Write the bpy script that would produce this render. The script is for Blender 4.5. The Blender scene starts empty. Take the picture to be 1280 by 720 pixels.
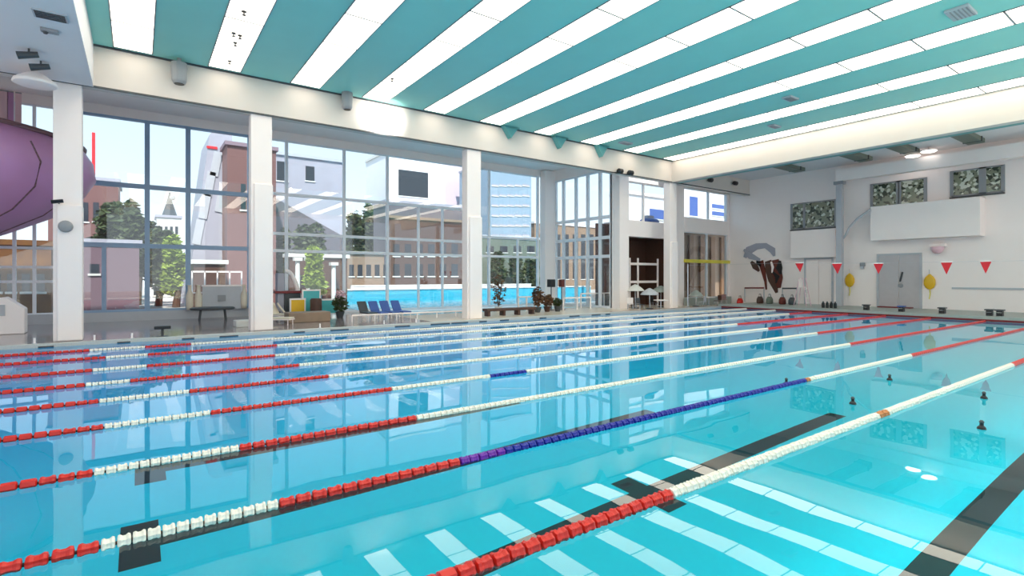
import bpy, bmesh, math, random
from mathutils import Vector, Matrix
rnd = random.Random(7)
C = bpy.context.scene.collection
PI = math.pi
# ------------------------------------------------------------------ camera model
F = 654.8; YAW = math.radians(35.53); HY = 346.1; CH = 2.66
SY, CY = math.sin(YAW), math.cos(YAW)
def ray(x, y):
    a = (x - 640) / F; b = (HY - y) / F
    return SY + a * CY, CY - a * SY, b
def atY(x, y, Y):
    dx, dy, b = ray(x, y); t = Y / dy
    return Vector((dx * t, Y, CH + b * t))
def atX(x, y, X):
    dx, dy, b = ray(x, y); t = X / dx
    return Vector((X, dy * t, CH + b * t))
def atZ(x, y, z):
    dx, dy, b = ray(x, y); t = (z - CH) / b
    return Vector((dx * t, dy * t, z))
# ------------------------------------------------------------------ materials
def mat(name, col, rough=.5, metal=0., var=.06, scale=3., bump=0., spec=.5, emit=None, es=0., coord='Object', vcol=None, kind='noise'):
    m = bpy.data.materials.new(name); m.use_nodes = True
    nt = m.node_tree; N = nt.nodes; L = nt.links
    b = N['Principled BSDF']
    b.inputs['Roughness'].default_value = rough; b.inputs['Metallic'].default_value = metal
    b.inputs['Specular IOR Level'].default_value = spec
    tc = N.new('ShaderNodeTexCoord')
    if kind == 'noise':
        t = N.new('ShaderNodeTexNoise'); t.inputs['Scale'].default_value = scale; t.inputs['Detail'].default_value = 4
        fac = t.outputs['Fac']
    elif kind == 'brick':
        t = N.new('ShaderNodeTexBrick'); t.inputs['Scale'].default_value = scale
        fac = t.outputs['Fac']
    elif kind == 'wave':
        t = N.new('ShaderNodeTexWave'); t.inputs['Scale'].default_value = scale; t.inputs['Distortion'].default_value = 1.5
        t.bands_direction = 'Z'; fac = t.outputs['Fac']
    L.new(tc.outputs[coord], t.inputs['Vector'])
    mx = N.new('ShaderNodeMixRGB')
    c = Vector(col[:3])
    v = Vector(vcol) if vcol else c * (1 - var * 2)
    mx.inputs[1].default_value = (*c, 1)
    mx.inputs[2].default_value = (*v, 1)
    L.new(fac, mx.inputs[0]); L.new(mx.outputs[0], b.inputs['Base Color'])
    if bump:
        bp = N.new('ShaderNodeBump'); bp.inputs['Strength'].default_value = bump
        L.new(fac, bp.inputs['Height']); L.new(bp.outputs[0], b.inputs['Normal'])
    if emit:
        b.inputs['Emission Color'].default_value = (*emit, 1); b.inputs['Emission Strength'].default_value = es
    return m
def s(r, g, b):
    f = lambda c: ((c / 255 + .055) / 1.055) ** 2.4 if c > 10 else c / 255 / 12.92
    return (f(r), f(g), f(b))
M = {}
M['teal'] = mat('teal_ceiling_board', s(152, 224, 214), .6, scale=.8, var=.04)
M['teal2'] = mat('teal_metal', s(95, 165, 165), .5)
M['white'] = mat('white_paint', s(252, 240, 236), .55, scale=1.2, var=.02)
M['beam'] = mat('beam_paint', s(222, 212, 204), .55, scale=1.2, var=.03)
M['soffit'] = mat('soffit_paint', s(232, 230, 232), .6, scale=.5, var=.02)
M['grey'] = mat('grey_paint', s(150, 152, 156), .5)
M['lgrey'] = mat('light_grey_paint', s(190, 192, 198), .5)
M['dgrey'] = mat('dark_grey_metal', s(70, 74, 78), .45)
M['olive'] = mat('olive_grey_duct', s(112, 122, 110), .5)
M['black'] = mat('black_plastic', s(22, 24, 28), .4)
M['frame'] = mat('pale_window_frame', s(240, 242, 248), .4)
M['bframe'] = mat('steel_blue_frame', s(150, 176, 205), .4)
M['red'] = mat('red_float_plastic', s(222, 34, 18), .38, var=.12, scale=9)
M['wht'] = mat('cream_float_plastic', s(246, 236, 220), .38, var=.04, scale=9)
M['blue'] = mat('blue_float_plastic', s(20, 28, 150), .38, var=.1, scale=9)
M['purple'] = mat('purple_float_plastic', s(110, 22, 160), .38, var=.1, scale=9)
M['cable'] = mat('rope_core', s(60, 30, 30), .6)
M['orange'] = mat('orange_clip', s(200, 120, 60), .5)
M['deck'] = mat('cream_deck_tile', s(226, 212, 192), .25, scale=1.2, var=.05)
M['conc'] = mat('polished_brown_floor', s(150, 138, 138), .12, scale=.4, var=.06, spec=.8)
M['kerb'] = mat('sage_kerb_tile', s(165, 172, 165), .4, scale=4)
M['kerbw'] = mat('white_gutter_grating', s(225, 222, 212), .4, scale=30, var=.25)
M['dark_red'] = mat('dark_red_strip', s(120, 24, 30), .4)
M['poolf'] = mat('turquoise_pool_lining', s(40, 236, 250), .5, scale=.25, var=.05)
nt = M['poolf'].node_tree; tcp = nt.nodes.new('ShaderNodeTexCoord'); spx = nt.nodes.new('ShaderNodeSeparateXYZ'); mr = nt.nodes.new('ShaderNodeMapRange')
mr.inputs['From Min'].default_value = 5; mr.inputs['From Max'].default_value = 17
mxp = nt.nodes.new('ShaderNodeMixRGB'); mxp.inputs[1].default_value = (*s(0, 212, 234), 1); mxp.inputs[2].default_value = (*s(0, 184, 255), 1)   # azure light of the far water painted into the lining colour
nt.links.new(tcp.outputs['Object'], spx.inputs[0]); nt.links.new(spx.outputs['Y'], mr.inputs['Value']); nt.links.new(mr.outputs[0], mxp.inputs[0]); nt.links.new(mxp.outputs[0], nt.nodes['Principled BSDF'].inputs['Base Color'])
M['poolw'] = mat('blue_pool_wall', s(20, 190, 235), .5, scale=.5)
M['pooll'] = mat('black_lane_marking', s(6, 20, 26), .5)
M['leis'] = mat('leisure_pool_lining', s(10, 205, 238), .4, scale=.8)
M['ptile'] = mat('turquoise_pool_tile', s(70, 176, 200), .4, scale=2, var=.1)
M['brown'] = mat('dark_brown_wood', s(92, 62, 50), .5, scale=6, var=.2)
M['tan'] = mat('tan_panel', s(160, 134, 112), .5, scale=2, var=.2)
M['gold'] = mat('golden_brown_panel', s(140, 96, 40), .4, scale=2, var=.25, vcol=s(80, 50, 40))
M['plum'] = mat('purple_clad_panel', s(206, 150, 208), .4, scale=.35, kind='noise', vcol=s(170, 122, 146))
M['plumb'] = mat('plum_brown_clad', s(120, 88, 96), .5, scale=2, kind='wave', vcol=s(100, 70, 76))
M['pink'] = mat('soft_pink_paint', s(236, 196, 206), .5)
M['brick'] = mat('mauve_brick', s(140, 118, 128), .7, scale=4, kind='brick', vcol=s(116, 94, 104))
M['redbrick'] = mat('red_brick', s(150, 112, 108), .7, scale=4, kind='brick', vcol=s(120, 84, 80))
M['stone'] = mat('pale_stone', s(222, 220, 214), .7, scale=1)
M['bgrey'] = mat('cool_grey_cladding', s(176, 174, 186), .6, scale=.6, var=.1)
M['bdark'] = mat('charcoal_cladding', s(110, 104, 112), .6, scale=.6, var=.1)
M['bmod'] = mat('bright_render', s(240, 238, 240), .6, scale=.6)
M['bpink'] = mat('pink_render', s(222, 204, 214), .6)
M['tower'] = mat('blue_grey_tower', s(150, 172, 190), .4, scale=.4, var=.12)
M['wind'] = mat('dark_window_glass', s(44, 50, 58), .12, spec=.8)
M['leaf'] = mat('dark_leaf', s(74, 88, 44), .6, scale=3, var=.3)
M['leafl'] = mat('bright_leaf', s(150, 172, 60), .6, scale=3, var=.2)
M['leafd'] = mat('dry_leaf', s(120, 84, 56), .7, scale=6, var=.3)
M['trunk'] = mat('bark', s(84, 66, 52), .8)
M['plaza'] = mat('outdoor_paving', s(178, 172, 166), .7, scale=.6)
M['yellow'] = mat('yellow_plastic', s(238, 186, 30), .4)
M['yel2'] = mat('yellow_rail', s(232, 216, 80), .4)
M['cyan'] = mat('turquoise_plastic', s(84, 186, 190), .4)
M['bluep'] = mat('blue_fabric', s(70, 100, 170), .5)
M['cream'] = mat('cream_fabric', s(232, 220, 200), .7)
M['chrome'] = mat('brushed_steel', s(200, 204, 208), .25, metal=.9)
M['doorg'] = mat('grey_door_panel', s(196, 190, 192), .45)
M['lamp'] = mat('warm_light_diffuser', s(255, 246, 226), .5, emit=(1, .91, .76), es=3.0)
M['lampw'] = mat('white_lamp_glow', s(255, 250, 240), .5, emit=(1, .95, .88), es=4)
M['skin'] = mat('mural_rust', s(120, 52, 40), .6, scale=5, var=.3)
M['pennant'] = mat('red_pennant_fabric', s(214, 30, 44), .6)
def glass(name, tint=(1, 1, 1), gl=1.0, rough=0.0):
    m = bpy.data.materials.new(name); m.use_nodes = True; nt = m.node_tree; N = nt.nodes; L = nt.links; N.clear()
    o = N.new('ShaderNodeOutputMaterial'); mx = N.new('ShaderNodeMixShader'); t = N.new('ShaderNodeBsdfTransparent'); g = N.new('ShaderNodeBsdfGlossy')
    t.inputs[0].default_value = (*tint, 1); g.inputs['Roughness'].default_value = rough
    lw = N.new('ShaderNodeLayerWeight'); lw.inputs[0].default_value = .5; pw = N.new('ShaderNodeMath'); pw.operation = 'POWER'; pw.inputs[1].default_value = 5; L.new(lw.outputs['Facing'], pw.inputs[0])
    fr = N.new('ShaderNodeMath'); fr.operation = 'MULTIPLY_ADD'; fr.inputs[1].default_value = .95; fr.inputs[2].default_value = .045; L.new(pw.outputs[0], fr.inputs[0])
    mm = N.new('ShaderNodeMath'); mm.operation = 'MULTIPLY'; mm.inputs[1].default_value = gl
    L.new(fr.outputs[0], mm.inputs[0]); L.new(mm.outputs[0], mx.inputs[0]); L.new(t.outputs[0], mx.inputs[1]); L.new(g.outputs[0], mx.inputs[2])
    L.new(mx.outputs[0], o.inputs[0]); return m
M['glass'] = glass('clear_window_glass', (.95, .97, .98), 1.6)
M['gold_glass'] = glass('amber_window_glass', (.78, .62, .42), 1.2)
def water(name, bump=.006, scale=.45):
    m = bpy.data.materials.new(name); m.use_nodes = True; nt = m.node_tree; N = nt.nodes; L = nt.links
    b = N['Principled BSDF']; b.inputs['Base Color'].default_value = (.72, 1, 1, 1)
    b.inputs['Roughness'].default_value = 0; b.inputs['IOR'].default_value = 1.333; b.inputs['Transmission Weight'].default_value = 1
    tc = N.new('ShaderNodeTexCoord'); t = N.new('ShaderNodeTexNoise'); t.inputs['Scale'].default_value = scale; t.inputs['Detail'].default_value = 1.5
    bp = N.new('ShaderNodeBump'); bp.inputs['Strength'].default_value = bump; bp.inputs['Distance'].default_value = 1
    L.new(tc.outputs['Object'], t.inputs[0]); L.new(t.outputs['Fac'], bp.inputs['Height']); L.new(bp.outputs[0], b.inputs['Normal'])
    return m
M['water'] = water('pool_water_surface')
# ------------------------------------------------------------------ mesh builder
class MB:
    def __init__(self): self.v = []; self.f = []; self.mi = []; self.m = 0
    def add(self, vs, fs):
        o = len(self.v); self.v += [tuple(v) for v in vs]; self.f += [tuple(i + o for i in f) for f in fs]; self.mi += [self.m] * len(fs); return self
    def box(self, x0, y0, z0, x1, y1, z1, m=None):
        vs = [(x, y, z) for z in (z0, z1) for y in (y0, y1) for x in (x0, x1)]
        if m is not None: vs = [m @ Vector(v) for v in vs]
        return self.add(vs, [(0, 2, 3, 1), (4, 5, 7, 6), (0, 1, 5, 4), (2, 6, 7, 3), (0, 4, 6, 2), (1, 3, 7, 5)])
    def cbox(self, c, d, rz=0):
        m = Matrix.Translation(Vector(c)) @ Matrix.Rotation(rz, 4, 'Z')
        return self.box(-d[0] / 2, -d[1] / 2, -d[2] / 2, d[0] / 2, d[1] / 2, d[2] / 2, m)
    def ring(self, pts_r, n=12, close=True):
        # pts_r list of (center Vector, radius, axisframe(u,v))
        o = len(self.v)
        for c, r, u, w in pts_r:
            for i in range(n):
                a = 2 * PI * i / n; self.v.append(tuple(c + u * (r * math.cos(a)) + w * (r * math.sin(a))))
        for k in range(len(pts_r) - 1):
            for i in range(n):
                j = (i + 1) % n; self.f.append((o + k * n + i, o + k * n + j, o + (k + 1) * n + j, o + (k + 1) * n + i)); self.mi.append(self.m)
        if close:
            self.f.append(tuple(o + i for i in range(n))[::-1]); self.mi.append(self.m)
            e = o + (len(pts_r) - 1) * n; self.f.append(tuple(e + i for i in range(n))); self.mi.append(self.m)
        return self
    def lathe(self, prof, c=(0, 0, 0), n=16, axis='Z'):
        c = Vector(c); ax = {'X': (Vector((1, 0, 0)), Vector((0, 1, 0)), Vector((0, 0, 1))), 'Y': (Vector((0, 1, 0)), Vector((0, 0, 1)), Vector((1, 0, 0))), 'Z': (Vector((0, 0, 1)), Vector((1, 0, 0)), Vector((0, 1, 0)))}[axis]
        return self.ring([(c + ax[0] * h, max(r, .0005), ax[1], ax[2]) for r, h in prof], n)
    def tube(self, pts, r, n=8):
        pts = [Vector(p) for p in pts]; rr = r if isinstance(r, (list, tuple)) else [r] * len(pts); out = []
        for i, p in enumerate(pts):
            d = (pts[min(i + 1, len(pts) - 1)] - pts[max(i - 1, 0)]).normalized()
            up = Vector((0, 0, 1)) if abs(d.z) < .9 else Vector((1, 0, 0))
            u = d.cross(up).normalized(); w = u.cross(d).normalized(); out.append((p, rr[i], w, u))
        return self.ring(out, n)
    def prism(self, poly, d):   # poly: 3D points, extruded by vector d
        n = len(poly); d = Vector(d); vs = [Vector(p) for p in poly] + [Vector(p) + d for p in poly]
        return self.add(vs, [tuple(range(n))[::-1], tuple(range(n, 2 * n))] + [(i, (i + 1) % n, n + (i + 1) % n, n + i) for i in range(n)])
    def leaves(self, c, rad, n, size, flat=1.0):
        c = Vector(c)
        for _ in range(n):
            while True:
                p = Vector((rnd.uniform(-1, 1), rnd.uniform(-1, 1), rnd.uniform(-1, 1)))
                if .35 < p.length < 1: break
            q = c + Vector((p.x * rad[0], p.y * rad[1], p.z * rad[2]))
            e = Matrix.Rotation(rnd.uniform(0, 6.3), 3, 'Z') @ Matrix.Rotation(rnd.uniform(-1, 1), 3, 'X')
            u = e @ Vector((size * rnd.uniform(.6, 1.3), 0, 0)); w = e @ Vector((0, size * .3, size * .5))
            self.add([q - u, q - w, q + u, q + w], [(0, 1, 2, 3)])
        return self
    def build(self, name, mats, parent=None, smooth=False, bevel=0, origin=None):
        me = bpy.data.meshes.new(name); v = self.v
        if origin is not None:
            o = Vector(origin); v = [tuple(Vector(p) - o) for p in v]
        me.from_pydata(v, [], self.f); me.update()
        if not isinstance(mats, (list, tuple)): mats = [mats]
        for m in mats: me.materials.append(m)
        me.polygons.foreach_set('material_index', self.mi)
        bm = bmesh.new(); bm.from_mesh(me); bmesh.ops.recalc_face_normals(bm, faces=bm.faces); bm.to_mesh(me); bm.free()
        if smooth:
            me.polygons.foreach_set('use_smooth', [True] * len(me.polygons))
        o = bpy.data.objects.new(name, me); C.objects.link(o)
        if origin is not None: o.location = origin
        if parent is not None:
            o.parent = parent; o.matrix_parent_inverse = parent.matrix_basis.inverted()
        if bevel:
            bv = o.modifiers.new('bevel', 'BEVEL'); bv.width = bevel; bv.segments = 2; bv.limit_method = 'ANGLE'
        return o
def tag(o, label, cat, group=None, kind=None):
    o['label'] = label; o['category'] = cat
    if group: o['group'] = group
    if kind: o['kind'] = kind
    return o
def thing(name, label, cat, loc=(0, 0, 0), group=None, rz=0):
    o = bpy.data.objects.new(name, None); C.objects.link(o); o.location = loc; o.rotation_euler = (0, 0, rz); o.empty_display_size = .1
    return tag(o, label, cat, group)
def struct(o): o['kind'] = 'structure'; return o
def local(o):  # parts modelled in world coordinates keep their place under the empty
    return o
def B(*a): return MB().box(*a)
def dup(root, loc, label, rz=None):
    r = root.copy(); C.objects.link(r); r.location = loc; r['label'] = label
    if rz is not None: r.rotation_euler = (0, 0, rz)
    for ch in list(root.children):
        c = ch.copy(); C.objects.link(c); c.parent = r
        for g in ch.children:
            d = g.copy(); C.objects.link(d); d.parent = c
    return r
# ------------------------------------------------------------------ main dimensions
XE = 41.0           # pool far end (lane direction)
YE = 26.3           # pool far side
GY = 38.5           # big glass wall
SX = 32.0           # glazed side wall
BY = 27.8           # column line
ZC = CH + 9.65      # ceiling
ZB = CH + 7.88      # beam underside
XW = 48.0           # right wall
XF = 36.2
# ---- pool
D = -1.5
mb = MB()
mb.box(-8, -.2, D - .2, XE, YE, D)
mb.m = 1
w = .17
lanes = [2.06, 5.2, 7.85, 10.3, 12.85, 15.3, 17.6, 20.2, 22.8, 25.1]
for i, y in enumerate(lanes):
    x0, x1 = -6, 39
    if i == 2: x0, x1 = 0.0, 9.5
    if i == 1: x1 = 12.5
    if i == 3: x0, x1 = .16, 7.5
    if i > 3: continue
    mb.box(x0, y - w, D, x1, y + w, D + .004)
for i, (x, y) in enumerate([(6.2, 5.2), (0.02, 7.85), (.16, 10.3)]):
    mb.box(x - .2, y - .55, D + .001, x + .2, y + .55, D + .006)
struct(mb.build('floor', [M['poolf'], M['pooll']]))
mb = MB().box(-8.3, -.5, D - .2, -8, YE + .3, -.02).box(XE, -.5, D - .2, XE + .3, YE + .3, -.02).box(-8, -.5, D - .2, XE, -.2, -.02).box(-8, YE, D - .2, XE, YE + .3, -.02)
struct(mb.build('wall_pool', M['poolw']))
wt = MB(); wt.add([(-8, -.2, 0), (XE, -.2, 0), (XE, YE, 0), (-8, YE, 0)], [(0, 1, 2, 3)])
tag(wt.build('pool_water', M['water']), 'still turquoise water filling the lane pool, mirroring the ceiling', 'water', kind='stuff')
# side gutter edge with grating
mb = MB(); mb.box(-8, YE, -.02, XE, YE + .32, .13)
struct(mb.build('trim_1', M['kerbw']))
mb = MB()
x = -8.0
while x < 28:
    mb.box(x, YE - .03, .0, x + rnd.uniform(.4, 1.2), YE - .001, .05); x += rnd.uniform(1.2, 3.5)
struct(mb.build('trim_2', M['dgrey']))
# deck slabs
struct(B(-16, -6, -.25, 52, -.5, .05).build('floor_near_deck', M['deck']))
struct(B(-16, -.5, -.25, -8.3, YE + .3, .05).build('floor_end_deck', M['deck']))
mb = MB().box(XE + .3, -.5, -.25, XW, YE + .3, .28); struct(mb.build('floor_far_deck', M['kerb']))
mb = MB().box(XE, -.5, -.02, XE + .3, YE + .3, .3); struct(mb.build('trim_3', M['kerb']))
mb = MB().box(XE - .03, -.2, .02, XE, YE, .14); struct(mb.build('trim_4', M['dark_red']))
struct(B(14, YE + .32, -.25, XW, 33, .05).build('floor_side_deck', M['deck']))
struct(B(-16, YE + .32, -.25, 14, GY, .05).build('floor_concourse', M['conc']))
struct(B(14, 33, -.25, 14.6, GY, .05).build('floor_pool_edge', M['deck']))
struct(B(31.2, 33, -.25, XW, GY, .05).build('floor_corner', M['deck']))
struct(B(28, YE + .32, .05, 46, YE + .6, .13).build('trim_5', M['dark_red']))
struct(B(14.6, 33, -1.2, 31.2, GY, -1.0).build('floor_splash_pool', M['leis']))
wt = MB(); wt.add([(14.6, 33, .0), (31.2, 33, .0), (31.2, GY, .0), (14.6, GY, .0)], [(0, 1, 2, 3)])
M['water2'] = water('splash_water_surface', .06, 1.2)
tag(wt.build('splash_pool_water', M['water2']), 'bright cyan water of the smaller pool in front of the tall glazing', 'water', kind='stuff')
# ---- shell
mb = MB().box(-16, -6.3, -.25, 52, -6, .8).box(-16, -6.3, 11.6, 52, -6, 13.2)
for k in range(9): mb.box(-16 + k * 8.4, -6.3, .8, -15.3 + k * 8.4, -6, 11.6)  # openings in this unseen wall are added to let daylight in from behind
struct(mb.build('wall_near', M['white']))
mb = MB().box(-14.3, -6, -.25, -14, GY + .3, .9).box(-14.3, -6, 9.6, -14, GY + .3, 13.2).box(-14.3, 28, .9, -14, GY + .3, 9.6)
for k in range(5): mb.box(-14.3, -6 + k * 8.2, .9, -14, -5.3 + k * 8.2, 9.6)  # unseen wall opened up too, to brighten the left end with sky light
struct(mb.build('wall_left', M['white']))
struct(B(XW, -6, -.25, XW + .4, 30.5, 13.2).build('wall_right', M['white']))
struct(B(-1.5, -6, ZC, XF + .3, BY, ZC + .3).build('ceiling', M['teal']))
struct(B(-14, -6, ZB, -1.5, BY, ZC + .3).build('ceiling_left_soffit', M['soffit']))
struct(B(XF + .6, -6, CH + 9.3, XW, 30.5, CH + 9.7).build('ceiling_right_aisle', M['soffit']))
struct(B(-14, BY + .3, CH + 9.95, SX, GY + .4, CH + 10.3).build('ceiling_concourse', M['white']))
struct(B(-14, BY, ZB, XW, BY + .5, ZC + .6).build('trim_beam_side', M['beam']))
struct(B(-1.5, BY - .1, ZC - .06, XF, BY, ZC).build('trim_beam_shadow', M['dgrey']))
struct(B(-14, BY - .04, ZB - .02, XW, BY + .02, ZB + .06).build('trim_beam_rail', M['dgrey']))
struct(B(XF, -6, ZB + .02, XF + .6, BY, ZC + .3).build('trim_beam_end', M['beam']))
struct(MB().box(46.3, -6, ZB - .1, 46.9, 19.4, CH + 8.7).build('trim_beam_aisle', M['white']))
struct(MB().box(XF + .6, -6, ZB + .02, XF + 1.1, BY, ZB + .1).build('trim_ledge', M['teal2']))
# ---- ceiling light strips
strips = [(-.088, .055), (.268, .409), (.636, .785), (1.011, 1.155), (1.385, 1.532), (1.779, 1.942), (2.215, 2.36), (2.65, 2.822), (3.11, 3.28), (3.594, 3.742)]
pos = ['leftmost warm light strip on the teal ceiling, above the left column', 'second warm light strip from the left, dotted with small dark sprinkler heads',
 'third warm light strip from the left, ending over the first tall window bay', 'fourth light strip, ending above the bright floodlit spot on the beam',
 'fifth light strip from the left, ending just left of the middle column', 'sixth light strip, ending directly right of the middle column top',
 'fourth light strip counted from the right beam', 'third light strip counted from the right beam',
 'second light strip counted from the right beam', 'narrowest light strip, running right beside the right-hand beam']
seams = [27.5, 24.7, 21.9, 19.1, 16.3, 13.5, 10.7, 7.9, 5.1, 2.3, -.5, -3.3, -5.9]
for (a, b), lb in zip(strips, pos):
    x0, x1 = max(a * 9.65, -1.2), min(b * 9.65, XF - .05)
    t = thing('ceiling_light', lb, 'ceiling light', ((x0 + x1) / 2, 11, ZC), 'light strips across the teal ceiling')
    fr = MB().box(x0, -5.95, ZC - .03, x0 + .04, 27.55, ZC).box(x1 - .04, -5.95, ZC - .03, x1, 27.55, ZC)

    for k in seams: fr.box(x0, k - .035, ZC - .03, x1, k + .035, ZC)
    fr.build('frame', M['grey'], t)
    for k in range(len(seams) - 1):
        MB().box(x0 + .04, seams[k + 1] + .035, ZC - .022, x1 - .04, seams[k] - .035, ZC - .002).build('diffuser', M['lamp'], t)
# sprinkler heads on strip 2
for i, (x, y) in enumerate([(305, 14), (292, 41), (300, 44), (294, 53), (287, 76), (490, 98)]):
    p = atZ(x, y, ZC - .02)
    o = MB().lathe([(.09, 0), (.09, -.03), (.03, -.04), (.03, -.12), (.07, -.13), (.07, -.15)], p, 10).build('sprinkler_head', M['dgrey'])
    tag(o, ['dark sprinkler head nearest the top frame edge on the second light strip', 'left one of two sprinkler heads side by side on the second light strip', 'right one of two sprinkler heads side by side on the second light strip', 'small sprinkler head just below the side by side pair', 'lone sprinkler head near the beam end of the second light strip', 'small sprinkler head on the fourth light strip near the beam'][i], 'sprinkler', 'sprinkler heads on the light strips')
# ceiling vents
for (x, y, sx, sy), lb in zip([(1201, 14, 1.1, .35), (988, 122, .9, .25), (968, 157, .9, .22), (782, 178, 1.0, .25)],
    ['large pale rectangular vent near the top right corner of the teal ceiling', 'thin pale vent between the eighth and ninth light strips', 'thin pale vent between the last two light strips', 'pale vent on the teal ceiling near the far corner column']):
    p = atZ(x, y, ZC); t = thing('ceiling_vent', lb, 'vent', p, 'vents on the teal ceiling')
    MB().box(p.x - sx / 2, p.y - sy, p.z - .1, p.x + sx / 2, p.y + sy, p.z).build('housing', M['lgrey'], t, bevel=.02)
    g = MB()
    for k in range(5): g.box(p.x - sx / 2 + .08, p.y - sy + .06 + k * (2 * sy - .12) / 5, p.z - .12, p.x + sx / 2 - .08, p.y - sy + .1 + k * (2 * sy - .12) / 5, p.z - .1)
    g.build('grille', M['grey'], t)
# ---- columns
cols = [(-2.33, .9, BY + .35, 'left white column standing below the soffit corner', 5.6), (4.9, .95, BY + .35, 'second white column from the left, between the first and second window bays', 7.2),
        (17.0, 1.0, BY + .35, 'middle white column in front of the far splash pool', 6.4), (36.5, .9, BY + .35, 'white column at the far corner where both beams meet', 5.6)]
for x, wd, y, lb, ch in cols:
    t = thing('column', lb, 'column', (x, y, .05), 'white columns along the far pool side')
    h = wd / 2
    MB().box(x - h, y - .3, .05, x + h, y + .35, ZB).build('shaft', M['white'], t, bevel=.02)
    MB().box(x - h + .12, y - .42, .05, x + h + .03, y + .2, ch).build('cladding', M['white'], t, bevel=.06)
t = thing('column', 'thick white column at the corner of the tall glazing, right of the middle column', 'column', (SX - .3, GY - .5, .05))
MB().box(SX - 1.3, GY - .8, .05, SX + .1, GY, CH + 9.9).build('shaft', M['white'], t, bevel=.03)
MB().box(SX - 1.4, GY - .9, .05, SX + .2, GY + .1, .5).build('base', M['white'], t)
# pier at end of side glazing
struct(B(SX - .1, 29.6, .05, SX + 1.0, 30.6, CH + 9.9).build('wall_pier', M['white']))
# ---- glazing: main wall
HZ = CH + 9.4
def glazing(idx, axis, c, lo, hi, z0, z1, verts, hors, fm, gm, wd=.14, dep=.2, low=(), nl=1):
    """a glazed wall: frame, one mesh; every pane a part"""
    t = bpy.data.objects.new('window_%d' % idx, None); C.objects.link(t); t['kind'] = 'structure'
    def bx(m, a0, a1, b0, b1, d):
        if axis == 'X': m.box(a0, c - d / 2, b0, a1, c + d / 2, b1)
        else: m.box(c - d / 2, a0, b0, c + d / 2, a1, b1)
    fr = MB(); vs = [lo] + list(verts) + [hi]; hs = [z0] + list(hors) + [z1]
    for v in vs: bx(fr, v - wd / 2, v + wd / 2, z0, z1, dep)
    ztop = hs[len(hs) - 1 - nl] if low else z1
    for v in low: bx(fr, v - wd * .4, v + wd * .4, z0, ztop, dep * .8)
    vlow = sorted(vs + list(low))
    for h in hs: bx(fr, lo, hi, h - wd / 2, h + wd / 2, dep * .9)
    fr.build('window_frame', fm, t)
    for j in range(len(hs) - 1):
        vv = vlow if (low and hs[j] < ztop - .01) else vs
        for i in range(len(vv) - 1):
            p = MB(); bx(p, vv[i] + wd * .4, vv[i + 1] - wd * .4, hs[j] + wd * .4, hs[j + 1] - wd * .4, .02)
            p.build('pane', gm, t)
    return t
def gx(x): return atY(x, 300, GY).x
def gz(x, y): return atY(x, y, GY).z
# bay 1 (left of column 1)
struct(B(-14, GY - .15, .05, gx(410), GY + .3, .6).build('wall_sill', M['lgrey']))
struct(B(-14, GY - .15, HZ, SX, GY + .3, CH + 9.95).build('wall_header', M['white']))
glazing(1, 'X', GY, -14, gx(92), .6, HZ, [-11, gx(18) - 1.9, gx(18), gx(43)], [gz(40, 352), gz(40, 334), gz(40, 310), gz(150, 235)], M['frame'], M['glass'])
glazing(2, 'X', GY, gx(92), gx(326), .6, HZ, [gx(184), gx(235), gx(312)], [gz(235, 309), gz(235, 238)], M['bframe'], M['glass'], .26, .3, low=[gx(130)], nl=2)
glazing(3, 'X', GY, gx(326), gx(596), .1, HZ, [gx(358), gx(430), gx(484)], [gz(484, 317), gz(484, 298), gz(484, 254)], M['frame'], M['glass'], .2, low=[gx(523), gx(553)])
glazing(4, 'X', GY, gx(596), gx(672), .1, HZ, [gx(611)], [gz(640, 321), gz(640, 298)], M['frame'], M['glass'], .2, low=[gx(647)])
glazing(5, 'Y', SX, 30.6, GY - .8, .1, CH + 9.0, [31.9, 33.4, 34.9, 36.6], [atX(720, 322, SX).z, atX(720, 300, SX).z, atX(720, 276, SX).z], M['frame'], M['glass'], .26)
struct(B(SX - .15, 30.6, CH + 9.0, SX + .15, GY - .8, CH + 9.95).build('wall_side_header', M['white']))
# ---- Y=30 wall, right part : portal and window
def w30(x): return atY(x, 300, 30).x
def z30(x, y): return atY(x, y, 30).z
xp0, xp1, xp2, xp3 = SX + 1.0, w30(838), w30(854), XW - .3
zl0, zl1 = z30(810, 297), z30(810, 278)
mb = MB().box(xp0, 29.9, zl0, xp1, 30.6, zl1).box(xp1, 29.9, .05, xp2, 30.3, CH + 9.9).box(xp3, 29.9, .05, XW, 30.3, CH + 9.9)
mb.box(xp0, 29.9, CH + 8.0, xp1, 30.3, CH + 9.9).box(xp2, 29.9, CH + 8.2, xp3, 30.3, CH + 9.9)
mb.box(xp2, 29.85, z30(885, 292), xp3, 30.2, z30(885, 275)).box(xp2, 29.9, .05, xp3, 30.3, .7)
struct(mb.build('wall_back', M['white']))
glazing(6, 'X', 30.1, xp0, xp1, zl1, CH + 8.0, [w30(805)], [], M['white'], M['glass'], .14)
glazing(7, 'X', 30.1, xp2, xp3, z30(885, 275), CH + 8.2, [w30(886)], [], M['frame'], M['glass'], .14)
glazing(8, 'X', 30.1, xp2, xp3, .7, z30(885, 292), [w30(884)], [], M['frame'], M['glass'], .12)
tag(B(xp2 - .1, 29.7, z30(885, 329), xp3 + .1, 29.86, z30(885, 325)).build('wall_rail', M['yel2']), 'thin yellow bar running across the window right of the corner column', 'rail')
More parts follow.
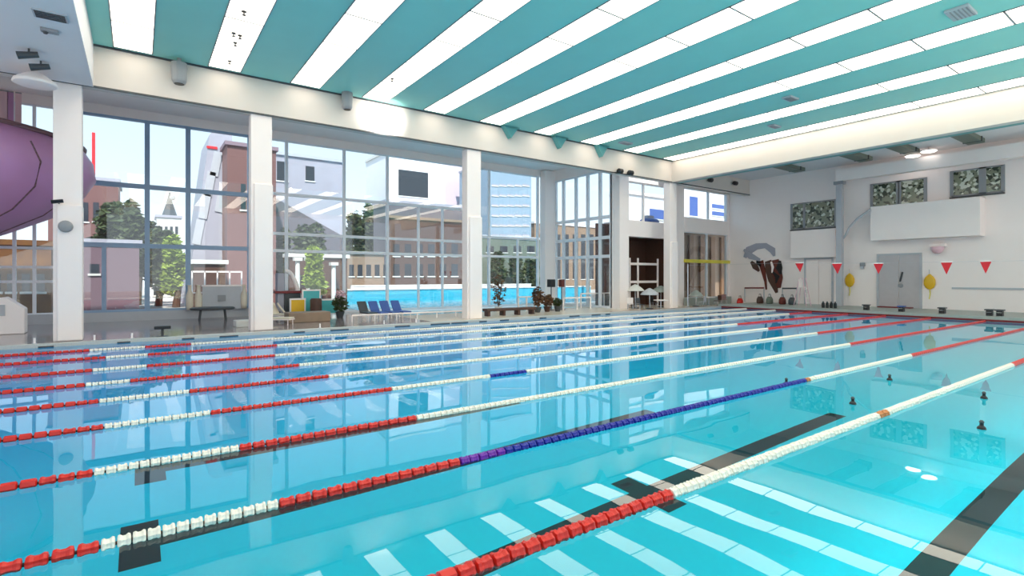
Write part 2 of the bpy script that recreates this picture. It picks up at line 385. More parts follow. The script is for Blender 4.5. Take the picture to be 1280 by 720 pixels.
# recess behind portal
struct(MB().box(xp0 - .2, 33.0, .05, xp1 + 1.5, 33.3, zl1).box(xp0 - .2, 30.6, zl0, xp1 + 1.5, 33.3, zl0 + .2).box(xp1 + .2, 30.6, .05, xp1 + .5, 33, zl1).build('wall_recess', M['brown']))
t = thing('shelf_rack', 'white frame rack standing in the brown recess below the white lintel', 'rack', atY(800, 352, 30.9))
p0 = atY(792, 352, 30.9); p1 = atY(822, 352, 30.9)
mb = MB()
for xx in (p0.x - .5, p0.x + .55, p1.x): mb.box(xx - .07, 30.85, .05, xx + .07, 30.95, z30(800, 322))
mb.build('post', M['white'], t)
MB().box(p0.x - .5, 30.8, z30(800, 331), p1.x, 31.0, z30(800, 328)).box(p0.x - .5, 30.8, z30(800, 354), p1.x, 31.0, z30(800, 351)).build('shelf', M['white'], t)
# tan room behind window 8
struct(MB().box(xp2 - .5, 34, .05, XW + 14, 34.3, z30(885, 288)).box(xp2 - .5, 30.3, z30(885, 288), XW + 14, 34.3, z30(885, 288) + .2).build('wall_lounge', M['tan']))
mb = MB()
for k in range(7): mb.box(xp2 + .4 + k * 1.9, 33.7, .05, xp2 + 1.1 + k * 1.9, 33.9, z30(885, 288) - .1)
tag(mb.build('curtain', M['gold']), 'brown gathered curtain behind the window right of the corner column', 'curtain')
# ---- right wall features
def zx(x, y, X=XW): return atX(x, y, X).z
def yx(x, X=XW): return atX(x, 300, X).y
def balcony(x0, x1, yt, yb, X, name, depth):
    ya, yb_ = yx(x1, X), yx(x0, X); xm = (x0 + x1) / 2
    return struct(MB().box(X, ya, zx(xm, yb, X), XW, yb_, zx(xm, yt, X)).build(name, M['white'], bevel=.02))
balcony(1088, 1225, 252, 297.5, 46.8, 'wall_balcony_box', 1.2)
balcony(988, 1044, 287, 322, 47.3, 'wall_balcony_far', .7)
def wwin(idx, x0, x1, yt, yb, splits):
    ya, yb_ = yx(x1), yx(x0); xm = (x0 + x1) / 2; z0, z1 = zx(xm, yb), zx(xm, yt)
    t = bpy.data.objects.new('window_%d' % idx, None); C.objects.link(t); t['kind'] = 'structure'
    fr = MB(); wdt = .1
    cuts = [ya] + [ya + (yb_ - ya) * q for q in splits] + [yb_]
    for c in cuts: fr.box(XW - .09, c - wdt, z0, XW - .0, c + wdt, z1)
    fr.box(XW - .09, ya, z0 - .1, XW, yb_, z0 + .08).box(XW - .09, ya, z1 - .1, XW, yb_, z1)
    fr.build('window_frame', M['grey'], t)
    MB().box(XW - .2, ya - .1, z0 - .14, XW, yb_ + .1, z0 - .04).build('window_sill', M['dgrey'], t)
    for i in range(len(cuts) - 1): MB().box(XW - .05, cuts[i] + wdt, z0 + .08, XW - .02, cuts[i + 1] - wdt, z1 - .1).build('pane', M['pgreen'], t)
m = mat('patterned_window', s(60, 70, 62), .15, spec=.8)
nt = m.node_tree; vo = nt.nodes.new('ShaderNodeTexVoronoi'); vo.inputs['Scale'].default_value = 5.5
tc = nt.nodes.new('ShaderNodeTexCoord'); nt.links.new(tc.outputs['Object'], vo.inputs['Vector'])
cr = nt.nodes.new('ShaderNodeValToRGB'); cr.color_ramp.interpolation = 'CONSTANT'
cr.color_ramp.elements[0].position = 0; cr.color_ramp.elements[0].color = (*s(48, 58, 46), 1)
cr.color_ramp.elements[1].position = .7; cr.color_ramp.elements[1].color = (*s(206, 210, 196), 1)
e = cr.color_ramp.elements.new(.36); e.color = (*s(126, 132, 112), 1)
nt.links.new(vo.outputs['Color'], cr.inputs[0]); nt.links.new(cr.outputs[0], nt.nodes['Principled BSDF'].inputs['Base Color'])
M['pgreen'] = m
wwin(9, 1090, 1157, 226, 257, [.46, .5]); wwin(10, 1190, 1254, 210, 243, [.35, .42]); wwin(11, 990, 1045, 252, 285, [.7])
# slim column + bent pipe
p = atX(1049, 300, 46.5)
t = thing('pipe_column', 'slim grey column at the end of the aisle beam on the right wall', 'column', (46.6, p.y, .3))
MB().box(46.4, p.y - .22, .28, 46.8, p.y + .22, ZB - .1).build('shaft', M['lgrey'], t, bevel=.02)
MB().box(46.3, p.y - .35, ZB - .35, 46.9, p.y + .35, ZB - .1).build('capital', M['grey'], t)
pp = [atX(x, y, 46.75) for x, y in [(1054, 298), (1057, 294), (1062, 284), (1072, 273), (1088, 262)]]
tag(MB().tube(pp, .09).build('drain_pipe', M['lgrey'], smooth=True), 'bent grey pipe climbing from the slim column to the balcony box', 'pipe')
# doors
def door(idx, x0, x1, yt, X, m, z0=.28):
    ya, yb_ = yx(x1, X), yx(x0, X); z1 = zx((x0 + x1) / 2, yt, X)
    t = bpy.data.objects.new('door_%d' % idx, None); C.objects.link(t); t['kind'] = 'structure'
    MB().box(X - .12, ya - .14, z0, X, ya, z1 + .14).box(X - .12, yb_, z0, X, yb_ + .14, z1 + .14).box(X - .12, ya, z1, X, yb_, z1 + .14).build('door_frame', M['lgrey'], t)
    MB().box(X - .06, ya, z0, X - .01, (ya + yb_) / 2 - .02, z1).box(X - .06, (ya + yb_) / 2 + .02, z0, X - .01, yb_, z1).build('door_leaf', m, t)
    return t, ya, yb_, z1
t, ya, yb_, z1 = door(1, 1099, 1150, 319, XW, M['doorg'])
pa, pb = atX(1128, 340, XW - .1), atX(1125, 352, XW - .1)
MB().tube([pa, pb], .06).build('door_handle', M['dgrey'], t)
MB().lathe([(.02, -.05), (.17, -.05), (.17, .0), (.02, .0)], atX(1126, 357, XW - .06), 14, 'X').build('door_lock', M['grey'], t)
door(2, 1008, 1040, 324, XW, M['white'])
tag(B(XW - .9, yx(1143), .28, XW - .2, yx(1102), .36).build('door_mat', M['dark_red']), 'dark red mat lying in front of the grey door', 'mat')
struct(B(XW - .05, -6, zx(1230, 362), XW, yx(1190), zx(1230, 359.5)).build('baseboard_right', M['lgrey']))
# wall light
p = atX(1174, 312, XW)
t = thing('wall_light', 'white wall light with a pinkish bowl beside the grey door', 'wall light', p)
MB().box(p.x - .5, p.y - .45, p.z + .2, p.x, p.y + .45, p.z + .42).build('bracket', M['white'], t, bevel=.04)
MB().lathe([(.4, .2), (.38, .0), (.28, -.2), (.12, -.3)], (p.x - .42, p.y, p.z), 16).build('lamp_shade', M['pink'], t, smooth=True)
# small sign
p = atX(1079, 332, XW); t = thing('wall_speaker', 'small grey box on the wall between the two doorways', 'speaker', p)
MB().box(p.x - .2, p.y - .18, p.z - .05, p.x, p.y + .18, p.z + .25).build('housing', M['grey'], t, bevel=.03)
MB().box(p.x - .25, p.y - .1, p.z - .25, p.x - .05, p.y + .1, p.z - .05).build('mount', M['lgrey'], t)
# mural of curling strokes
t = thing('wall_mural', 'wall mural of grey swoosh and rust brown brush strokes on the white far wall', 'mural', atX(952, 350, XW - .1))
def stroke(pts, ws, m, name, dx):
    P = [atX(x, y, XW - dx) for x, y in pts]; mbb = MB(); vs = []; n = len(P)
    for i in range(n):
        d = (P[min(i + 1, n - 1)] - P[max(i - 1, 0)]); d.x = 0; d.normalize(); nn = Vector((0, -d.z, d.y)); vs += [P[i] + nn * ws[i], P[i] - nn * ws[i]]
    vs2 = [v - Vector((.03, 0, 0)) for v in vs]; k = 2 * n; fs = []
    for i in range(n - 1):
        a, b, c, d = 2 * i, 2 * i + 1, 2 * i + 3, 2 * i + 2
        fs += [(a, b, c, d), (a + k, d + k, c + k, b + k), (a, d, d + k, a + k), (b, b + k, c + k, c)]
    fs += [(0, k, k + 1, 1), (2 * n - 2, 2 * n - 1, k + 2 * n - 1, k + 2 * n - 2)]
    return mbb.add(vs + vs2, fs).build(name, m, t)
stroke([(931, 322), (936, 313), (946, 308), (957, 307), (966, 313), (968, 320)], [.15, .4, .3, .25, .3, .1], M['bgrey'], 'swoosh', .02)
stroke([(930, 312), (938, 320), (950, 325)], [.1, .3, .12], M['bgrey'], 'swoosh', .06)
stroke([(939, 327), (944, 333), (949, 339)], [.12, .3, .1], M['brown'], 'brush_stroke', .03)
stroke([(951, 326), (954, 338), (957, 352), (958, 362)], [.25, .22, .12, .08], M['skin'], 'brush_stroke', .04)
stroke([(960, 326), (963, 336), (966, 350), (971, 366)], [.3, .5, .42, .12], M['brown'], 'brush_stroke', .05)
stroke([(968, 325), (970, 336), (973, 348), (974, 360)], [.4, .5, .42, .15], M['skin'], 'brush_stroke', .08)
stroke([(975, 326), (974, 335), (976, 343)], [.1, .3, .08], M['black'], 'brush_stroke', .12)
stroke([(966, 340), (972, 346), (970, 354)], [.08, .22, .06], M['black'], 'brush_stroke', .13)
stroke([(964, 327), (966, 334), (965, 341)], [.08, .12, .05], M['white'], 'brush_stroke', .15)
stroke([(947, 324), (948, 328), (951, 333)], [.12, .22, .08], M['black'], 'brush_stroke', .04)
# rail under the mural
for (x0, x1, y, lb, mm) in [(931, 955, 360, 'red and grey barrier rail below the left of the mural', 'dark_red'), (978, 996, 360.5, 'short dark barrier rail right of the mural', 'dgrey')]:
    a, b = atX(x0, y, 47.2), atX(x1, y, 47.2)
    t = thing('barrier', lb, 'barrier', ((a.x + b.x) / 2, (a.y + b.y) / 2, .28), 'barrier rails by the mural')
    MB().tube([a, b], .07).build('rail', M[mm], t)
    for q in (a, b): MB().tube([(q.x, q.y, .28), q], .05).build('post', M['lgrey'], t)
# aisle ducts and lamps
for (x0, x1, y0, y1), lb in zip([(962, 1020, 206, 222), (1044, 1096, 190, 205), (1112, 1140, 182, 190), (1190, 1228, 165, 179)],
   ['farthest dark olive duct under the aisle ceiling', 'wide dark olive duct, second from the far end of the aisle', 'short olive duct beside the oval aisle lamps', 'nearest dark olive duct under the aisle ceiling']):
    z = CH + 9.0; a = atZ(x0, y0, z); yy = a.y
    xx1 = 46.2; xx0 = XF + 1.2
    t = thing('ceiling_duct', lb, 'duct', ((xx0 + xx1) / 2, yy, z), 'olive ducts across the aisle ceiling')
    MB().box(xx0, yy - .45, z, xx1, yy + .45, z + .3).build('casing', M['olive'], t, bevel=.02)
    MB().box(xx0 + .6, yy - .5, z - .02, xx0 + .75, yy + .5, z + .3).box(xx1 - .9, yy - .5, z - .02, xx1 - .75, yy + .5, z + .3).build('flange', M['dgrey'], t)
for (x, y), lb in zip([(1141, 195), (1161, 189)], ['larger oval white lamp under the right aisle ceiling', 'smaller oval white lamp to the right of its twin under the aisle ceiling']):
    p = atZ(x, y, CH + 9.0)
    t = thing('aisle_lamp', lb, 'ceiling light', p, 'oval lamps of the right aisle')
    MB().lathe([(.05, .295), (.05, .08), (.5, .06), (.5, .0)], p, 20).build('lamp_housing', M['white'], t)
    MB().lathe([(.46, .0), (.42, -.05), (.2, -.08)], p, 20).build('diffuser', M['lampw'], t)
# ---- beam fixtures
for (x, y, lb, sc) in [(224, 93, 'grey cylinder spotlight hanging on the beam above the first window bay', 1.0), (434, 127, 'grey cylinder spotlight beside the bright patch on the beam', .9)]:
    p = atY(x, y, BY - .45)
    t = thing('spotlight', lb, 'spotlight', p, 'cylinder spotlights on the beam')
    MB().lathe([(.3 * sc, .5), (.32 * sc, .3), (.28 * sc, -.3), (.22 * sc, -.42)], p, 16).build('lamp_housing', M['grey'], t, smooth=False)
    MB().lathe([(.2 * sc, -.40), (.18 * sc, -.44)], p, 16).build('lens', M['black'], t)
    MB().box(p.x - .12, p.y, p.z + .2, p.x + .12, BY, p.z + .4).tube([(p.x, p.y, p.z + .5), (p.x, p.y, ZC)], .08).build('bracket', M['grey'], t)
for (x, y, lb) in [(638, 167, 'left small teal bracket under the ceiling edge, right of the middle column'), (700, 180, 'centre small teal bracket under the ceiling edge'), (752, 191, 'right small teal bracket under the ceiling edge')]:
    p = atY(x, y, BY - .3); t = thing('ceiling_bracket', lb, 'bracket', p, 'teal brackets under the ceiling edge')
    MB().prism([(p.x - .5, BY - .02, ZC - .07), (p.x + .5, BY - .02, ZC - .07), (p.x, BY - .02, p.z - .3)], (0, -.4, 0)).build('gusset', M['teal2'], t)
    MB().box(p.x - .6, BY - .5, ZC - .08, p.x + .6, BY - .02, ZC - .03).build('plate', M['teal2'], t)
for (x, y, lb) in [(775, 214, 'left black camera of the pair on the beam rail near the corner column'), (788, 217, 'right black camera of the pair on the beam rail near the corner column'), (888, 225, 'small black camera on the beam right of the corner column'), (919, 229, 'grey white camera cluster at the far end of the beam')]:
    p = atY(x, y, BY - .3); p.z = max(p.z, ZB + .12); t = thing('camera', lb, 'security camera', p, 'cameras on the beam')
    MB().lathe([(.12, -.25), (.2, -.15), (.2, .2), (.14, .25)], p, 12, 'X').build('camera_body', M['black'], t)
    MB().box(p.x - .06, p.y, p.z - .05, p.x + .06, BY, p.z + .08).build('bracket', M['dgrey'], t)
# left soffit fittings
p = atY(44, 103, 26.5); p.z = ZB - .62; t = thing('dome_light', 'white dome lamp hanging below the left soffit beside the left column', 'ceiling light', p)
MB().lathe([(.08, .5), (.3, .36), (.62, .12), (.66, 0), (.6, -.03)], p, 24).build('lamp_shade', M['white'], t, smooth=True)
MB().tube([p + Vector((0, 0, .45)), Vector((p.x, p.y, ZB))], .05).build('stem', M['dgrey'], t)
for (x, y, lb) in [(36, 68, 'upper dark bracket spotlight on the left soffit'), (51, 83, 'lower dark bracket spotlight on the left soffit, above the dome lamp')]:
    p = atZ(x, y, ZB - .2); t = thing('soffit_spotlight', lb, 'spotlight', p, 'spotlights on the left soffit')
    MB().tube([p + Vector((-.3, 0, -.1)), p + Vector((.25, 0, .05))], [.13, .1], 12).build('lamp_housing', M['dgrey'], t)
    MB().tube([p, (p.x, p.y, ZB)], .03).build('stem', M['dgrey'], t)
p = atZ(63, 19, ZB); t = thing('soffit_vent', 'grey slotted vent in the left soffit near the top edge', 'vent', p)
MB().box(p.x - .4, p.y - .3, ZB - .04, p.x + .4, p.y + .3, ZB).build('housing', M['lgrey'], t)
g = MB()
for k in range(5): g.box(p.x - .35, p.y - .25 + k * .11, ZB - .06, p.x + .35, p.y - .2 + k * .11, ZB - .04)
g.build('grille', M['dgrey'], t)
p = atZ(62, 37, ZB); t = thing('smoke_detector', 'small grey detector box below the soffit vent', 'detector', p)
MB().box(p.x - .22, p.y - .12, ZB - .1, p.x + .22, p.y + .12, ZB).build('housing', M['grey'], t, bevel=.02)
MB().lathe([(.08, -.1), (.05, -.16)], (p.x - .1, p.y, ZB), 10).build('sensor', M['dgrey'], t)
# column devices
p = atY(82, 283, BY - .12); t = thing('wall_bell', 'round grey bell on the left column', 'bell', p, 'grey bells on the columns')
MB().lathe([(.05, -.16), (.2, -.12), (.24, -.02), (.24, .05)], p, 18, 'Y').build('bell', M['grey'], t, smooth=False)
MB().box(p.x - .1, p.y, p.z - .1, p.x + .1, p.y + .06, p.z + .1).build('mount', M['dgrey'], t)
dup(t, atY(327, 286, BY - .12), 'round grey bell on the second column from the left')
p = atY(73, 252, BY - .25); t = thing('column_camera', 'small black camera on the left column above the bell', 'security camera', p)
MB().tube([p + Vector((-.22, 0, -.03)), p + Vector((.15, 0, .04))], .075).build('camera_body', M['black'], t)
MB().tube([p, p + Vector((0, .2, -.05))], .03).build('bracket', M['dgrey'], t)
# ------------------------------------------------------------------ lane ropes
def float_mesh(L, R, col, fins=True):
    m = MB(); n = 16; prof = [(.55, -.5), (.9, -.46), (1.0, -.3), (.8, -.12), (.8, .12), (1.0, .3), (.9, .46), (.55, .5)]
    o = 0; rings = []
    for r, h in prof:
        rings.append([])
        for i in range(n):
            a = 2 * PI * i / n; rr = R * r * (1.0 if i % 2 == 0 else (.86 if r > .7 else 1))
            m.v.append((h * L, rr * math.cos(a), rr * math.sin(a))); rings[-1].append(len(m.v) - 1)
    for k in range(len(prof) - 1):
        for i in range(n): m.f.append((rings[k][i], rings[k][(i + 1) % n], rings[k + 1][(i + 1) % n], rings[k + 1][i])); m.mi.append(0)
    m.f.append(tuple(rings[0])); m.mi.append(0); m.f.append(tuple(rings[-1])); m.mi.append(0)
    return m
meshes = {}
LEN = {'red': .165, 'wht': .112, 'blue': .13, 'purple': .14, 'orange': .2}
PIT = {'red': .185, 'wht': .125, 'blue': .15, 'purple': .155, 'orange': .22}
def fm(col, R):
    k = (col, R)
    if k not in meshes:
        o = float_mesh(LEN[col], R, col); me = bpy.data.meshes.new('float_' + col); me.from_pydata(o.v, [], o.f)
        bm = bmesh.new(); bm.from_mesh(me); bmesh.ops.recalc_face_normals(bm, faces=bm.faces); bm.to_mesh(me); bm.free()
        me.materials.append(M[col]); meshes[k] = me
    return meshes[k]
def X_at(px, Y): return atY(px, 400, Y).x
R_ = 'red'; W_ = 'wht'
ropes = [
 (4.06, .085, [(833, R_), (1094, W_), (1104, 'orange'), (1264, W_), (9999, R_)], 'nearest lane rope, red then cream then red again at the far right'),
 (6.52, .074, [(113, R_), (338, W_), (570, R_), (625, 'purple'), (688, 'blue'), (694, W_), (1003, 'blue'), (1008, 'orange'), (1137, W_), (9999, R_)], 'lane rope with the long navy blue and purple middle section'),
 (9.0, .072, [(114, R_), (290, W_), (510, R_), (1060, W_), (9999, R_)], 'third lane rope, cream from its middle until the red end near the grey door'),
 (11.65, .07, [(119, R_), (256, W_), (486, R_), (610, W_), (652, 'blue'), (1019, W_), (9999, R_)], 'fourth lane rope, cream with a short blue section beside the middle column reflection'),
 (14.1, .07, [(114, R_), (230, W_), (403, R_), (958, W_), (9999, R_)], 'fifth lane rope counted from the camera side'),
 (16.4, .07, [(104, R_), (160, W_), (366, R_), (920, W_), (9999, R_)], 'sixth lane rope, fourth from the far side of the pool'),
 (18.85, .07, [(110, R_), (180, W_), (342, R_), (985, W_), (9999, R_)], 'third lane rope from the far side of the pool'),
 (21.6, .07, [(130, R_), (182, W_), (340, R_), (995, W_), (9999, R_)], 'second lane rope from the far side of the pool'),
 (24.0, .07, [(105, R_), (180, W_), (235, R_), (960, W_), (9999, R_)], 'farthest lane rope, closest to the white columns')]
for Y, R, segs, lb in ropes:
    t = thing('lane_rope', lb, 'lane rope', (-7.9, Y, 0.015), 'lane ropes floating on the pool')
    MB().tube([(0, 0, 0), (XE + 7.9, 0, 0)], .02, 6).build('cable', M['cable'], None).parent = t
    lim = []
    for px, c in segs: lim.append((X_at(px, Y) if px < 9000 else XE, c))
    x = -7.7; fl = []; k = 0
    while x < XE - .15:
        while x > lim[k][0]: k += 1
        c = lim[k][1]; x += PIT[c] / 2; fl.append((x, c)); x += PIT[c] / 2
    vis0 = max(X_at(-12, Y), atZ(0, 740, 0).x if Y > 4.1 else X_at(575, Y))
    near = [f for f in fl if f[0] >= vis0][:100]; ns = set(near)
    for x, c in near:
        o = bpy.data.objects.new('float', fm(c, R)); C.objects.link(o); o.parent = t; o.location = (x + 7.9, rnd.uniform(-.004, .004), 0)
        o.rotation_euler = (rnd.uniform(-.3, .3), rnd.uniform(-.05, .05), rnd.uniform(-.07, .07))
    rest = [f for f in fl if f not in ns]; mb = MB(); names = [R_, W_, 'blue', 'purple', 'orange']
    for x, c in rest:
        mb.m = names.index(c); L = LEN[c]
        mb.lathe([(R * .6, -L / 2), (R, -L * .42), (R, L * .42), (R * .6, L / 2)], (x + 7.9, 0, 0), 8, 'X')
    o = mb.build('distant_floats', [M[q] for q in names]); o.parent = t; o['kind'] = 'stuff'
# anchor reels at pool end
# ------------------------------------------------------------------ backstroke pennants
line = [atX(x, y, 37.0) for x, y in [(990, 329), (999, 329), (1046, 329.5), (1098, 329), (1183, 328), (1232, 327), (1300, 326)]]
for i, (x, y, hh) in enumerate([(999, 329, 11), (1046, 329.5, 13), (1098, 329.5, 13), (1183, 328, 15), (1232, 327, 15)]):
    a = atX(x - hh * .48, y, 37); b = atX(x + hh * .48, y, 37); c = atX(x + (1 if i < 2 else 0), y + hh, 37)
    lbs = ['leftmost red pennant, beside the faint white doorway', 'red pennant left of the yellow float near the slim column', 'red pennant at the left edge of the grey door', 'red pennant just right of the wall light and yellow float', 'rightmost red triangular pennant over the bare white wall']
    t = thing('pennant', lbs[i], 'pennant', ((a + b) / 2), 'red backstroke pennants')
    MB().prism([a, b, c], (.03, 0, 0)).build('flag', M['pennant'], t)
    MB().box(36.98, min(a.y, b.y), a.z - .01, 37.05, max(a.y, b.y), a.z + .04).build('hem', M['white'], t)
tag(MB().tube([(37.01, -5.99, line[0].z + .03)] + [l + Vector((.01, 0, .02)) for l in reversed(line)] + [(37.01, YE + .5, line[0].z)], .006, 5).build('cord', M['lgrey']), 'thin cord stretched across the pool holding the red pennants', 'cord')
for (sx, sy, sg), lb in zip([(37.01, YE + .5, 0)], ['pale post holding the pennant cord on the far deck']):
    t = thing('pennant_post', lb, 'post', (sx, sy, .05))
    MB().tube([(sx, sy, .05), (sx, sy, line[0].z + .1)], .04).build('pole', M['chrome'], t)
    MB().lathe([(.2, 0), (.2, .04), (.06, .08)], (sx, sy, .13), 14).build('base', M['chrome'], t)
# yellow rescue floats on wall
for (x, y), lb in zip([(1062, 350), (1162, 352)], ['yellow rescue float on the wall left of the grey door', 'yellow rescue float on the wall right of the grey door, below the wall light']):
    p = atX(x, y, XW - .12); t = thing('rescue_float', lb, 'rescue float', p, 'yellow rescue floats on the right wall')
    MB().ring([(p + Vector((0, 0, z)), r, Vector((.25, 0, 0)), Vector((0, 1, 0))) for z, r in [(-.58, .08), (-.45, .25), (-.2, .36), (.1, .36), (.35, .25), (.5, .1), (.56, .05)]], 16).build('float_body', M['yellow'], t, smooth=True)
    MB().tube([p + Vector((0, 0, .5)), p + Vector((.08, .05, .9))], .02).build('hanger', M['lgrey'], t)
    MB().tube([p + Vector((0, 0, -.5)), p + Vector((0, -.03, -.9)), p + Vector((0, .02, -1.3))], .035).build('tail_rope', M['yel2'], t)
# ------------------------------------------------------------------ added specks in the water and lane end things
# made-up floats standing in for dark specks on the water
for (x, y), lb in zip([(1230, 498), (1227, 536), (1112, 475), (983, 480), (1066, 505)], ['dark cone float in the open water, upper of the two at the far right', 'dark cone float below its twin at the far right', 'small dark float between the two nearest ropes', 'small dark float just above the blue rope end', 'small dark float left of the nearest rope orange clip']):
    p = atZ(x, y, 0); t = thing('marker_float', lb, 'float', p, 'small dark marker floats')
    MB().lathe([(.04, -.04), (.07, -.01), (.06, .03), (.03, .06), (.03, .1)], p, 12).build('float_body', M['black'], t)
    MB().lathe([(.02, .09), (.04, .12), (.02, .15)], p, 10).build('knob', M['dgrey'], t)
# kerb stanchions at pool end
for (x, y), lb in zip([(1083, 388), (1178, 389), (1237, 391), (1250, 391), (1127, 389)], ['black lane number block left of the grey door', 'black lane number block below the right yellow float', 'left of two black blocks side by side at the far right kerb', 'right of two black blocks side by side at the far right kerb', 'low dark blue block at the foot of the grey door']):
    p = atX(x, y, 42.6); p.z = .28
    t = thing('lane_block', lb, 'block', p, 'lane blocks on the far kerb')
    MB().box(p.x - .2, p.y - .14, .28, p.x + .2, p.y + .14, .62).build('pedestal', M['black'], t, bevel=.02)
    MB().box(p.x - .26, p.y - .2, .6, p.x + .22, p.y + .2, .68).build('platform', M['dgrey'] if x != 1127 else M['bluep'], t, bevel=.01)
    MB().tube([(p.x - .22, p.y - .12, .5), (p.x - .32, p.y - .12, .5), (p.x - .32, p.y + .12, .5), (p.x - .22, p.y + .12, .5)], .015).build('grip', M['chrome'], t)
# starting block at left
p = atY(203, 420, YE + .8)
t = thing('starting_block', 'small black starting block on the far pool edge between the left columns', 'starting block', (p.x, p.y, .05))
MB().box(p.x - .3, p.y - .2, .42, p.x + .3, p.y + .2, .55).build('platform', M['black'], t, bevel=.02)
MB().tube([(p.x, p.y, .05), (p.x, p.y, .45)], .05).build('post', M['dgrey'], t)
MB().box(p.x - .22, p.y - .16, .05, p.x + .22, p.y + .16, .12).build('base', M['dgrey'], t)
# white edge rail posts
for i, x in enumerate([43, 118, 165, 400, 480, 520]):
    p = atY(x, 425, YE + .16)
    t = thing('edge_post', ['short white post on the pool edge left of the left column', 'short white post right beside the left column foot', 'short white post left of the black starting block', 'short white post on the pool edge right of the second column', 'short white post below the blue recliner row', 'short white post left of the middle column'][i], 'post', (p.x, p.y, .13), 'white posts on the far pool edge')
    MB().tube([(p.x, p.y, .13), (p.x, p.y, .36)], .035).build('pole', M['white'], t)
    MB().lathe([(.07, 0), (.07, .03)], (p.x, p.y, .13), 12).build('base', M['lgrey'], t)
# ------------------------------------------------------------------ purple slide bowl
c = Vector((-6.3, 33.4, 0))
t = thing('slide_bowl', 'huge purple clad slide bowl rising behind the left column', 'water slide', (c.x, c.y, .05))
Zx, Zy = Vector((1, 0, -.08)), Vector((0, 1, 0))
MB().ring([(c + Vector((dx, 0, z)), r, Zx, Zy) for z, r, dx in [(9.15, 4.15, 0), (8.6, 4.5, 0), (7.8, 4.6, 0), (6.8, 4.35, -.3), (5.8, 3.8, -.9), (4.9, 3.0, -1.7), (4.1, 2.1, -2.4), (3.4, 1.3, -2.8), (2.9, .8, -3)]], 40).build('bowl', M['plum'], t, smooth=True)
MB().ring([(c + Vector((0, 0, z)), r, Zx, Zy) for z, r in [(9.1, 4.2), (9.3, 4.25), (9.3, 4.1)]], 40).build('rim', M['plumb'], t, smooth=True)
MB().tube([(c.x - 3, c.y, .05), (c.x - 3, c.y, 3.1)], .45, 16).build('support', M['lgrey'], t)
rings = [(8.6, 4.5, 0), (7.8, 4.6, 0), (6.8, 4.35, -.3), (5.8, 3.8, -.9), (4.9, 3.0, -1.7), (4.1, 2.1, -2.4)]
for an in (-2.3, -1.85, -1.4, -.95, -.5):
    MB().tube([c + Vector((dx + r * math.cos(an + .07 * k), r * math.sin(an + .07 * k), z - .08 * r * math.cos(an + .07 * k))) for k, (z, r, dx) in enumerate(rings)], .035, 6).build('seam', M['plumb'], t)
for (x, lb, mm, wd) in [(3, 'wide pale pink hanging banner at the left edge above the bowl', 'pink', .2), (13, 'purple hanging banner above the slide bowl', 'plum', .12), (23, 'narrow lilac hanging banner right of the purple one', 'pink', .12)]:
    p = atY(x, 180, 37.0); t = thing('hanging_banner', lb, 'banner', (p.x, p.y, p.z + 2.6), 'banners above the slide bowl')
    MB().box(p.x - wd, 36.98, 9.5, p.x + wd, 37.02, 12.2).build('fabric', M[mm], t)
    MB().tube([(p.x - wd, 37, 12.2), (p.x + wd, 37, 12.2)], .04).build('rod', M['grey'], t)
# ------------------------------------------------------------------ concourse clutter
def F0(x, y): return atZ(x, y, .05)
# white ledge
a, b = atY(294, 408, 30.5), atY(330, 404, 30.5)
tag(B(a.x, 30.2, .05, b.x, 31.2, .38).build('ledge_bench', M['stone'], bevel=.03), 'low white bench ledge beside the second column', 'bench')
# low table with cushions in bay 1
p = F0(262, 388); p = Vector((p.x * .9, p.y * .9, .05)) if p.y > 37 else p
p = atY(266, 385, 36.5); p.z = .05
t = thing('coffee_table', 'low oval dark table at the foot of the left bay windows', 'table', p)
MB().ring([(p + Vector((0, 0, z)), r, Vector((1, 0, 0)), Vector((0, .6, 0))) for z, r in [(.62, 1.15), (.66, 1.2), (.74, 1.2), (.78, 1.1)]], 24).build('tabletop', M['dgrey'], t)
for sx_ in (-.7, .7):
    for sy_ in (-.3, .3): MB().tube([p + Vector((sx_, sy_, 0)), p + Vector((sx_ * .9, sy_ * .9, .64))], .04).build('leg', M['dgrey'], t)
for i, (x, lb) in enumerate([(237, 'left cream bottle shaped vase on the glass wall sill'), (248, 'middle cream bottle shaped vase on the glass wall sill'), (305, 'cream bottle shaped vase on the sill beside the second column')]):
    p = atY(x, 360, 38.1); p.z = .6
    o = MB().lathe([(.16, 0), (.2, .3), (.2, .9), (.1, 1.2), (.1, 1.5), (.14, 1.55)], p, 14).build('vase', M['cream'], smooth=True); tag(o, lb, 'vase', 'vases on the window sill')
p = atY(278, 366, 38.0); t = thing('counter_screen', 'pale lilac screen board on the sill of the left bay', 'screen', (p.x, p.y, .6))
MB().box(p.x - 1.1, 38.1, .6, p.x + 1.1, 38.2, 2.1).build('board', M['lgrey'], t)
MB().box(p.x - .25, 38.05, 1.1, p.x + .2, 38.12, 1.5).build('emblem', M['grey'], t)
MB().box(p.x - 1.15, 38.08, 2.05, p.x + 1.15, 38.22, 2.15).build('top_rail', M['white'], t)
# white machine at left edge
p = atY(5, 400, 33); t = thing('vending_box', 'white angular box with a grey screen at the left edge of the deck', 'box', (p.x, 33, .05))
MB().prism([(p.x - .9, 32.6, .05), (p.x + .75, 32.6, .05), (p.x + .75, 32.6, 1.2), (p.x + .1, 32.6, 1.75), (p.x - .9, 32.6, 1.6)], (0, .8, 0)).build('cabinet', M['white'], t, bevel=.04)
MB().box(p.x - .5, 32.55, .9, p.x + .1, 32.61, 1.4).build('screen', M['lgrey'], t)
